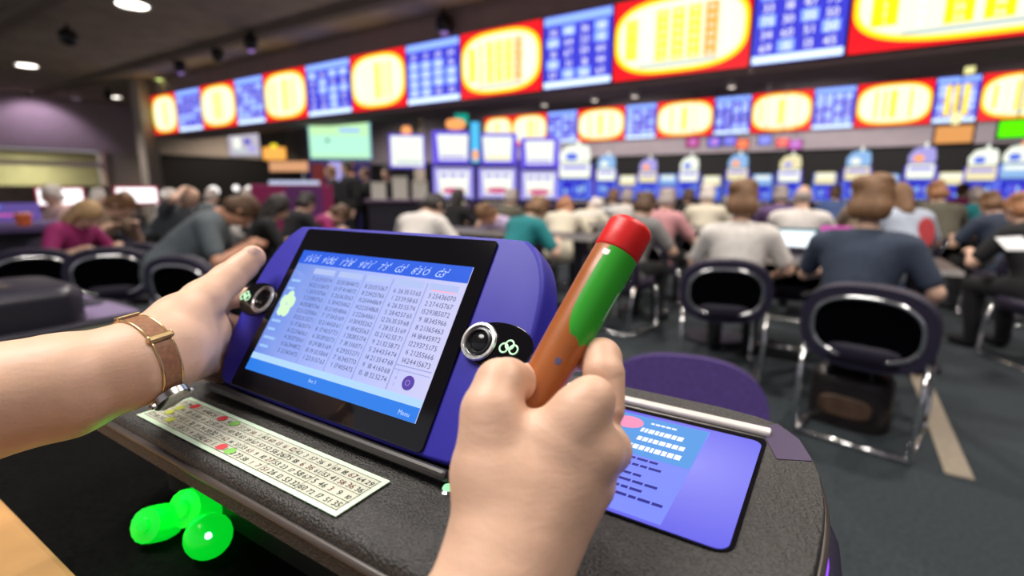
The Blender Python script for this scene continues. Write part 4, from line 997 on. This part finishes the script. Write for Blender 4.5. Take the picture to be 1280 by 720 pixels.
# ------------------------------------------------------------------ slot machines
M_cab = mat('cabinet_black', (.02, .018, .03), .35)
M_cabp = mat('cabinet_plum', (.09, .05, .11), .4)
G_vio = glow('machine_violet', (.14, .09, .75), .9)
G_vblue = glow('machine_blue', (.10, .18, .80), .85)
G_deep = glow('machine_deep_blue', (.025, .02, .55), .85)
G_scr = glow('machine_white', (.84, .88, .76), 1.0)
G_lav = glow('machine_lavender', (.42, .38, .80), .85)
G_cyan = glow('machine_cyan', (.28, .48, .80), .9)
G_ylw = glow('machine_yellow', (.85, .76, .45), .9)
G_or = glow('machine_orange', (1, .38, .12), 1.0)
G_mag = glow('machine_magenta', (.65, .03, .22), .8)
def slot(px, d, kind, label, group, seed=0, sx=1.0, hz=1.0, mirror=False, top=None):
    rnd = random.Random(seed); p = spotxy(px, d)
    t = empty('slot_machine', p, face_cam(p), label, 'slot machine', group); t.scale = (sx, 1, hz)
    def tilt(z, y, a=-12): return Matrix.Translation((0, y, z))@Matrix.Rotation(R(90+a), 4, 'X')
    o = obj('cabinet', MB().box((0, .30, .40), (.60, .60, .80)).box((0, .36, 1.15), (.56, .40, .72)), M_cab, t, bevel=.03)
    obj('button_deck', MB().pad(rrect(-.29, -.10, .29, .16, .06), .80, .88, .03), M_cabp, t)
    bt = MB()
    for k in range(4):
        b = obj('button', MB().lathe([(.026, .878), (.026, .892), (.018, .897)], 12, Matrix.Translation((-.17+.11*k, -.02, 0))), G_ylw, t)
    if kind == 'double':
        for (z0, hh, ins, fr) in ((.97, .47, .05, G_lav), (1.50, .50, .05, G_vio)):
            T = tilt(z0, .02 if z0 < 1.2 else .10, -8)
            obj('screen_frame', MB().prism(rrect(-.31, 0, .31, hh, .03), -.06, .0, T), G_vio if z0 > 1.2 else G_lav, t)
            w0 = .24; sc = obj('screen', MB().prism([(-w0+.03, .05), (w0-.02, .05), (w0, hh-.06), (-w0, hh-.06)], .001, .012, T), G_scr, t)
            if z0 < 1.2:
                obj('picture_band', MB().prism(sup(.36, .09, 20, 2.4, 0, .11), .013, .016, T), G_mag, sc)
                for k in range(3): obj('picture_block', MB().prism(rrect(-.2+.14*k, hh-.16, -.09+.14*k, hh-.09, .01), .013, .016, T), G_lav, sc)
            else:
                obj('picture_band', MB().prism(rrect(-.19, .07, .19, .12, .01), .013, .016, T), G_lav if seed % 2 else G_ylw, sc)
        obj('side_light', MB().box((.305, .05, 1.45), (.02, .05, 1.05)), G_vio, t); obj('side_light', MB().box((-.305, .05, 1.45), (.02, .05, 1.05)), G_vio, t)
        obj('upper_cabinet', MB().box((0, .42, 1.75), (.58, .36, .50)), M_cab, t, bevel=.02)
        if top: 
            c, shp = top
            obj('topper', MB().prism(sup(.30, .16, 20, 2.6, .05, .08), -.03, .03, tilt(2.01, .12, 0)), c, t, bevel=.01)
    else:
        T = tilt(.93, .06, -15)
        obj('screen_frame', MB().prism(rrect(-.29, 0, .29, .36, .05), -.05, 0, T), G_vblue, t)
        sc = obj('screen', MB().prism(rrect(-.22, .04, .22, .33, .03), .001, .01, T), G_deep, t)
        for k in range(5): obj('picture_block', MB().prism(rrect(-.19+.08*k, .08+.05*rnd.random(), -.13+.08*k, .17+.1*rnd.random(), .008), .011, .014, T), rnd.choice((G_vblue, G_cyan, G_vio)), sc)
        T = tilt(1.30, .15, -6)
        up = obj('upper_screen', MB().prism(rrect(-.27, 0, .27, .26, .04), -.04, .01, T), (G_scr, G_ylw, G_ylw, G_cyan)[seed % 4], t)
        obj('picture_band', MB().prism(rrect(-.22, .14, .22, .22, .02), .011, .014, T), G_scr if seed % 2 else G_lav, up)
        for s in (-1, 1): obj('side_light', MB().tube([(s*.30, .05, .9), (s*.315, .12, 1.2), (s*.29, .2, 1.55)], .018, 8), G_vblue if seed % 2 else G_vio, t)
        if kind == 'tall':
            T = tilt(1.58, .2, 0)
            out = [(-.26, 0), (.26, 0), (.28, .10), (.24, .27), (.05, .31), (-.16, .27), (-.27, .14)] if not mirror else [(-.26, 0), (.26, 0), (.27, .14), (.18, .22), (0, .30), (-.22, .24), (-.28, .10)]
            tp = obj('topper', MB().prism(out, -.05, .02, T), (G_cyan, G_lav, G_scr, G_cyan, G_ylw)[seed//2 % 5], t, bevel=.012)
            obj('topper_emblem', MB().prism(sup(.22, .13, 20, 2.2, -.06, .09), .021, .03, T), (G_scr, G_or, G_vblue, G_or, G_lav)[seed//2 % 5], tp)
            obj('candle', MB().lathe([(.03, 1.86), (.035, 1.92), (.02, 1.96)], 12, Matrix.Translation((.06, .2, 0))), G_or if seed % 2 else G_scr, t)
    return t
GB = 'tall twin-screen slot machines left of centre'
slot(567, 8.0, 'double', 'twin-screen slot machine with teal and orange topper, leftmost of the tall bank', GB, 1, top=(G_or, 0))
slot(622, 8.3, 'double', 'twin-screen slot machine right behind the teal-shirted person, second of the tall bank', GB, 2)
slot(674, 8.5, 'double', 'twin-screen slot machine with paler upper screen, third of the tall bank', GB, 3, hz=.975)
slot(718, 9.1, 'tall', 'shorter slot machine with red bar at the right end of the tall bank', GB, 4)
GR = 'blue-lit slot machines along the back'
row = [(757, 11.9, 'tall'), (784, 12.8, 'short'), (809, 12.4, 'tall'), (834, 12.7, 'short'), (860, 12.2, 'tall'), (889, 12.2, 'short'), (920, 11.6, 'tall'), (952, 11.7, 'short'), (985, 11.1, 'tall'),
       (1030, 11.0, 'short'), (1069, 10.2, 'tall'), (1107, 10.6, 'short'), (1147, 9.6, 'tall'), (1187, 10.2, 'short'), (1223, 9.3, 'tall'), (1266, 9.2, 'tall')]
for i, (px, d, kd) in enumerate(row):
    slot(px, d, kd, f'blue-lit {"tall slot machine with topper" if kd == "tall" else "low slot machine without topper"}, {ORD[i//2] if i//2 else "leftmost"} {"of its kind" if i//2 == 0 else "of its kind from the left"} along the back' if i < 15 else 'blue-lit tall slot machine at the right edge of the back row', GR, i, sx=.70 if kd == 'short' else .76, hz=(1.0 if kd == 'tall' else .93)-.015*(i % 3))

# single white monitor left of the bank
def screen(name, px, py, d, wd, hh, label, cat, frame, face, rz=None, depth=.08, pole=None, tiltx=0, group=None, border=.03):
    c = P(px, py, d); rz = face_cam(c) if rz is None else rz
    t = empty(name, c, rz, label, cat, group, rot=(R(tiltx), 0, rz))
    obj('frame', MB().box((0, depth/2, 0), (wd+2*border, depth, hh+2*border)), frame, t, bevel=.008)
    f = obj('screen', MB().box((0, -.004, 0), (wd, .008, hh)), face, t)
    if pole is not None:
        zt = pole-c.z
        obj('pole', MB().tube([(0, depth+.02, 0 if tiltx == 0 else 0), (0, depth+.02, zt)], .008 if zt > 0 else .025, 10), M_cab, t)
        obj('mount_plate', MB().box((0, depth+.02, zt+(-.01 if zt > 0 else .01)), (.25, .2, .02)), M_cab, t)
    return t, f
t, f = screen('monitor', 509, 189, 8.2, .50, .46, 'single bright white monitor with violet frame left of the tall machines', 'monitor', G_vio, G_scr, pole=0.012)
obj('picture_strip', MB().box((.02, -.012, -.17), (.40, .004, .05)), G_grey, f)
obj('top_beacon', MB().lathe([(.07, .27), (.08, .33), (.05, .38)], 14), G_or, t)
# counter with clutter under the monitor
c = P(500, 235, 7.4); ct = empty('service_counter', (c.x, c.y, 0), face_cam(c), 'dark service counter below the single white monitor', 'counter')
obj('counter_body', MB().box((0, 0, .46), (.9, .4, .92)), M_cab, ct, bevel=.02); obj('counter_top', MB().box((0, 0, .94), (1.0, .5, .04)), M_cabp, ct, bevel=.01)
for k, (dx, h_, lab) in enumerate(((-.30, .22, 'white box on the service counter, left'), (.0, .30, 'taller white box in the middle of the service counter'), (.28, .24, 'white box on the service counter, right'))):
    q_ = Vector((dx, 0, .96)); q_.rotate(Matrix.Rotation(face_cam(c), 3, 'Z'))
    b = empty('white_box', (c.x+q_.x, c.y+q_.y, .96), face_cam(c)+.1*k, lab, 'box'); obj('carton', MB().box((0, 0, h_/2), (.2, .15, h_)), mat('carton_white', (.6, .58, .52), .7), b, bevel=.01); obj('lid', MB().box((0, 0, h_+.01), (.21, .16, .02)), MATS['carton_white'], b)
# teal and blue signs above the bank
t, f = screen('lit_sign', 577, 149, 8.6, .22, .17, 'small teal sign above the leftmost tall machine', 'sign', M_cab, glow('teal_sign', (0, .35, .26), .9), pole=2.02)
t, f = screen('lit_sign', 594, 178, 7.5, .12, .57, 'narrow upright light blue sign between the first two tall machines', 'sign', M_cab, glow('azure_sign', (.08, .5, .9), 1), pole=.012)
obj('orange_spot', MB().prism(sup(.09, .16, 14, 2.2, 0, -.18), .009, .014, Matrix.Rotation(R(90), 4, 'X')), G_or, f)
t, f = screen('lit_sign', 690, 190, 9.4, .26, .36, 'small lime yellow sign at the right end of the tall bank', 'sign', G_lav, glow('lime_sign', (.85, .95, .02), 1), pole=.012)
t, f = screen('lit_sign', 1192, 168, 7.5, .42, .24, 'orange box sign hanging under the far boards at right', 'sign', mat('sign_brown', (.2, .1, .05), .6), glow('amber_sign', (.85, .38, .12), .8), pole=4.3)
obj('lamp_on_top', MB().lathe([(.03, .14), (.07, .20), (.07, .26), (.02, .31)], 14), glow('pale_lamp', (.9, .85, .45), 1), t)
t, f = screen('lit_sign', 1270, 161, 6.5, .32, .20, 'bright green lit sign at the right edge', 'sign', M_cab, glow('green_sign', (.10, .9, .0), 1.1), pole=4.3)
t, f = screen('lit_sign', 1212, 88, 10, .16, .14, 'small pale yellow hanging lamp sign above the far blue board', 'sign', M_cab, glow('pale_yellow_sign', (.85, .8, .35), 1), pole=4.3)
rnd = random.Random(9)
for i, px in enumerate((866, 893, 912, 928, 956, 978, 994)):
    cols = [(.55, .05, .25), (.12, .12, .9), (.15, .15, .8), (.9, .15, .08), (.2, .25, .9), (.85, .1, .15), (.6, .1, .5)]
    t, f = screen('neon_sign', px, 178+rnd.uniform(-3, 3), 13, .28, .22, f'small {"red" if i in (0, 3, 5, 6) else "blue"} neon sign, {ORD[i]}{" from the left" if i else ""} in the strip under the far boards', 'sign', M_cab, glow(f'neon_{i}', cols[i], 1), pole=4.3, group='neon signs hanging under the far boards')
    obj('neon_tube', MB().add(*_torus(.06, .014, (0, 0, 0)), M=Matrix.Translation((0, -.02, 0))@Matrix.Rotation(R(90), 4, 'X')), G_or if i % 2 else G_lav, f)

# large colour screen and signs at left of centre
t, f = screen('television', 424, 166, 13, 1.46, 1.22, 'large hanging colour screen with orange heading on lime green picture', 'television', glow('tv_cyan_edge', (.25, .6, .75), .8), glow('tv_lime', (.50, .82, .42), 1), pole=4.3, rz=R(38), depth=.1)
f.scale = (1, 1, 1)
MQ = Matrix.Rotation(R(90), 4, 'X')
h_ = MB(); [h_.prism(rrect(-.55+.155*k, .22+.008*k, -.43+.155*k, .46+.008*k, .04), .009, .013, MQ) for k in range(7)]; obj('heading', h_, glow('tv_orange', (1, .22, .10), 1), f)
obj('subheading', MB().prism(rrect(.0, .02, .52, .10, .02), .009, .012, MQ), glow('tv_blue', (.25, .4, .95), 1), f)
obj('lower_picture', MB().prism(rrect(-.70, -.54, .70, -.06, .02), .009, .0095, MQ), glow('tv_mint', (.42, .82, .62), 1), f); obj('dark_mark', MB().prism(rrect(-.34, -.23, -.26, -.15, .01), .010, .012, MQ), M_cab, f)
t, f = screen('television', 305, 181, 17, 1.0, .72, 'small wall screen with a black and white picture left of the orange signs', 'television', M_cab, glow('tv_pale', (.45, .42, .50), 1), pole=4.3, rz=R(35))
for k, (x, z_, w_, hh, c_) in enumerate(((-.22, .05, .22, .34, G_scr), (.12, .1, .2, .16, G_deep), (.25, -.12, .22, .2, G_lav), (-.1, -.2, .3, .1, G_grey))):
    obj('picture_block', MB().prism(rrect(x-w_/2, z_-hh/2, x+w_/2, z_+hh/2, .02), .009, .012+.001*k, MQ), c_, f)
t, f = screen('lit_sign', 343, 192, 15.5, .70, .36, 'bright orange box sign left of the large colour screen', 'sign', mat('sign_orange_side', (.4, .15, .04), .6), glow('orange_sign', (.95, .42, .08), 1), pole=4.3, rz=R(30))
obj('yellow_lamp', MB().lathe([(.05, .16), (.11, .20), (.11, .25), (.03, .29)], 14), glow('yellow_lamp', (.9, .75, .03), 1), t)
t, f = screen('lit_sign', 362, 208, 15, 1.20, .28, 'long salmon orange sign just below the orange box sign', 'sign', MATS['sign_orange_side'], glow('salmon_sign', (.80, .40, .20), .75), pole=4.3, rz=R(30))
c = P(342, 168, 16.3); t = empty('notice_board', c, R(35), 'brown board hanging behind the orange box sign', 'board'); obj('panel', MB().box((0, 0, 0), (.82, .05, 1.0)), mat('board_brown', (.14, .11, .09), .8), t); obj('rod', MB().tube([(0, .03, .4), (0, .03, 4.3-c.z)], .02, 8), M_cab, t)
# purple partition and blue-white strip behind it
c = P(366, 235, 6.2); c.z = 0
pa = empty('partition', c, face_cam(c)+R(8), 'maroon and purple partition panel behind the dark-haired people', 'partition')
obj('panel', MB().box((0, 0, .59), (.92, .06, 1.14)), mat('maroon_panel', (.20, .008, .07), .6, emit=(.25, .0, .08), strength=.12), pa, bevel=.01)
obj('purple_insert', MB().box((.12, -.033, .9), (.42, .01, .5)), mat('purple_insert', (.13, .02, .16), .6), pa)
g_ = MB().lathe([(.018, .86), (.03, .88), (.012, .95), (.028, 1.0), (.018, 1.06)], 12, Matrix.Translation((-.12, -.045, 0))); obj('white_figure', g_, mat('fig_white', (.6, .5, .6), .6), pa)
for s in (-1, 1): obj('foot', MB().box((s*.38, 0, .01), (.08, .36, .02)), M_cab, pa)
c = P(368, 226, 6.9); c.z = 0; t = empty('display_counter', c, face_cam(c), 'pale blue lit counter top behind the maroon partition', 'counter')
obj('counter_body', MB().box((0, .1, .58), (.6, .4, 1.16)), M_cab, t); obj('lit_top', MB().box((0, .08, 1.19), (.62, .44, .05)), glow('pale_strip', (.5, .55, .75), .9), t)
c = P(425, 207, 9.4); c.z = 0; t = empty('kiosk', c, face_cam(c), 'navy blue kiosk below the large colour screen', 'kiosk')
obj('kiosk_body', MB().box((0, .25, .8), (1.1, .5, 1.6)), mat('kiosk_navy', (.02, .015, .15), .5), t, bevel=.02)
obj('poster', MB().box((-.08, -.01, 1.42), (.22, .02, .34)), G_lav, t); obj('poster', MB().box((.15, -.01, 1.44), (.16, .02, .32)), G_or, t); obj('poster', MB().box((-.38, -.01, 1.3), (.22, .02, .5)), mat('kiosk_red', (.2, .02, .02), .6), t)

# white screens at the left and round white lamps
for (px, py, d, wd, hh, lab) in [(76, 246, 8.5, .56, .25, 'bright white screen at far left, nearer the photo edge'), (171, 244, 8.8, .56, .24, 'bright white screen at left, nearer the pillar')]:
    t, f = screen('monitor', px, py, d, wd, hh, lab, 'monitor', mat('red_bezel', (.35, .02, .06), .5, emit=(.6, .02, .1), strength=.25), glow('screen_white', (1, .98, 1), 1.5), pole=.012)
for i, (px, py, r, d, lab) in enumerate([(209, 243, .085, 8, 'round white globe lamp nearest the left pillar'), (267, 239, .085, 8.4, 'round white globe lamp below the black opening'), (295, 235, .05, 8.6, 'smallest round white globe lamp left of the partition'), (312, 238, .075, 8.4, 'round white globe lamp touching the partition edge')]):
    c = P(px, py, d); t = empty('globe_lamp', (c.x, c.y, 0), 0, lab, 'lamp', 'round white globe lamps at left')
    obj('globe', MB().lathe([(r*math.sin(R(a)), r*math.cos(R(a))) for a in range(4, 180, 16)], 20, Matrix.Translation((0, 0, c.z))), glow('globe_white', (1, .96, .92), 1.3), t, smooth=True)
    obj('post', MB().tube([(0, 0, 0.02), (0, 0, c.z-r)], .02, 8), M_cab, t); obj('foot', MB().lathe([(.14, 0), (.14, .02), (.02, .03)], 16), M_cab, t)

# ------------------------------------------------------------------ desks, consoles and screens among the players
M_desk = mat('desk_top', (.07, .055, .06), .35, noise=.1); M_edge = mat('desk_edge', (.5, .47, .45), .4)
def desk(x, y, rz, L_, W_, z, label, legs=True):
    t = empty('player_desk', (x, y, 0), rz, label, 'desk')
    obj('desktop', MB().box((0, 0, z-.02), (L_, W_, .035)), M_desk, t, bevel=.006)
    obj('edge_strip', MB().box((0, -W_/2-.004, z-.02), (L_, .012, .03)), M_edge, t)
    for s in (-1, 1):
        obj('pedestal', MB().tube([(s*L_*.38, 0, .02), (s*L_*.38, 0, z-.04)], .035, 12), M_cab, t); obj('foot', MB().pad(sup(.42, .42, 24, 2.4, s*L_*.38, 0), 0, .03, .01), M_cab, t)
    return t
desk(-.15, 4.0, R(2), 1.5, .62, .67, 'dark desk with a pale edge between the white and navy t-shirts')
t, f = screen('bingo_monitor', 992, 303, 3.62, .255, .165, 'bright tilted desk screen between the two men in chrome chairs', 'monitor', mat('teal_bezel', (.02, .12, .16), .4), glow('desk_screen', (.85, .95, 1), 1.3), tiltx=-25, depth=.03)
obj('lower_bar', MB().box((0, -.010, -.066), (.25, .004, .03)), G_vblue, f)
t, f = screen('bingo_monitor', 1045, 299, 3.75, .15, .14, 'dim violet desk screen beside the tousled hair of the navy-shirted man', 'monitor', mat('magenta_bezel', (.35, .03, .25), .4, emit=(.6, .02, .4), strength=.5), glow('violet_screen', (.22, .15, .5), .9), tiltx=-20, depth=.03)
desk(-2.7, 4.12, R(0), 2.0, .36, .72, 'dark desk behind the tablet, in front of the centre players')
desk(-1.5, 5.45, R(0), 1.8, .36, .74, 'dark desk beside the dauber cap with white papers on it')
for (px, py, z, rz, lab) in [(735, 268, .80, 20, 'white paper sheets on the desk just left of the dauber cap'), (760, 262, .80, -15, 'second pile of white papers, nearest the red dauber cap'), (1268, 305, .76, 30, 'white papers held near the black-shirted person at right')]:
    p = P(px, py, 5.0 if px < 1000 else 2.9); t = empty('paper_sheets', p, R(rz), lab, 'paper', s=1 if px < 1000 else .5)
    if px > 1000: t.rotation_euler = (R(35), 0, R(rz))
    obj('sheet', MB().box((0, 0, 0), (.30, .22, .004)), mat('paper_white', (.8, .8, .82), .7), t); obj('top_sheet', MB().box((.02, .01, .005), (.29, .21, .003), Matrix.Rotation(.1, 4, 'Z')), MATS['paper_white'], t)
# neighbouring table at the left with its own black console
t = empty('gaming_table', (-2.1, .27, 0), 0, 'neighbouring table with a lilac top at left, beyond the bare forearm', 'table')
obj('tabletop', MB().box((-.02, 0, .745), (.90, .76, .05)), mat('lilac_top', (.22, .17, .30), .4), t, bevel=.01)
obj('table_edge', MB().box((.445, 0, .735), (.04, .80, .08)), M_cab, t, bevel=.01)
for s in (-1, 1): obj('pedestal', MB().box((-.05, s*.25, .36), (.5, .08, .70)), M_cab, t)
t = empty('console_pod', (-1.83, .10, .772), 0, 'black rounded console on the neighbouring lilac table', 'console')
o = obj('shell', MB().pad(rrect(-.16, -.45, .18, .42, .07), 0, .10, .03), M_cab, t); autosm(o, 50)
obj('top_panel', MB().prism(rrect(-.10, -.38, .08, .30, .03), .10, .102), M_desk, t)
for (px, d, z, c_, lab) in [(14, 4.8, .86, G_vio, 'purple and pink lit console at the left edge')]:
    p = spotxy(px, d); t = empty('lit_console', p, face_cam(p), lab, 'console')
    obj('pedestal', MB().box((0, .1, .36), (.8, .4, .72)), M_cab, t)
    obj('top', MB().pad(rrect(-.5, -.25, .5, .35, .1), .72, .80, .03), mat('console_violet', (.12, .08, .22), .35), t)
    T = Matrix.Translation((0, .12, .82))@Matrix.Rotation(R(35), 4, 'X')
    f = obj('screen', MB().prism(rrect(-.36, -.02, .18, .24, .02), 0, .02, T), glow('dim_violet', (.13, .08, .36), .7), t)
    obj('pink_band', MB().prism(rrect(-.34, .03, .12, .06, .01), .021, .024, T), glow('pink_band', (.7, .1, .45), .8), f); obj('blue_block', MB().prism(rrect(-.34, .15, -.10, .22, .01), .021, .024, T), G_vblue, f)
p = P(29, 274, 4.4); t = empty('orange_cup', (p.x, p.y, .80), 0, 'orange cup standing by the purple-lit console at the left edge', 'cup')
obj('cup_body', MB().lathe([(.045, .0), (.06, .10), (.055, .10), (.042, .01)], 20), mat('orange_cup', (.7, .14, .05), .5), t); obj('lid', MB().lathe([(.062, .10), (.05, .112)], 20), mat('cup_lid', (.8, .3, .2), .5), t)
# bag under the front right chair
p = spotxy(1075, 2.40); t = empty('bag', (.13, 2.86, 0), R(-12), 'dark bag with tan items under the front right chair', 'bag')
o = obj('bag_body', MB().pad(sup(.34, .24, 28, 3), .0, .27, .06), mat('bag_brown', (.010, .006, .007), .4, noise=.5, nscale=14), t); autosm(o, 60)
obj('handle', MB().tube([(-.09, -.1, .25), (-.07, -.1, .33), (.07, -.1, .33), (.09, -.1, .25)], .008, 8), M_cab, t, smooth=True)
o = obj('tan_pocket', MB().pad(sup(.22, .10, 24, 3), -.01, .012, .006, Matrix.Translation((0, -.122, .11))@Matrix.Rotation(R(90), 4, 'X')), mat('bag_tan', (.09, .05, .03), .5, noise=.3, nscale=20), t)
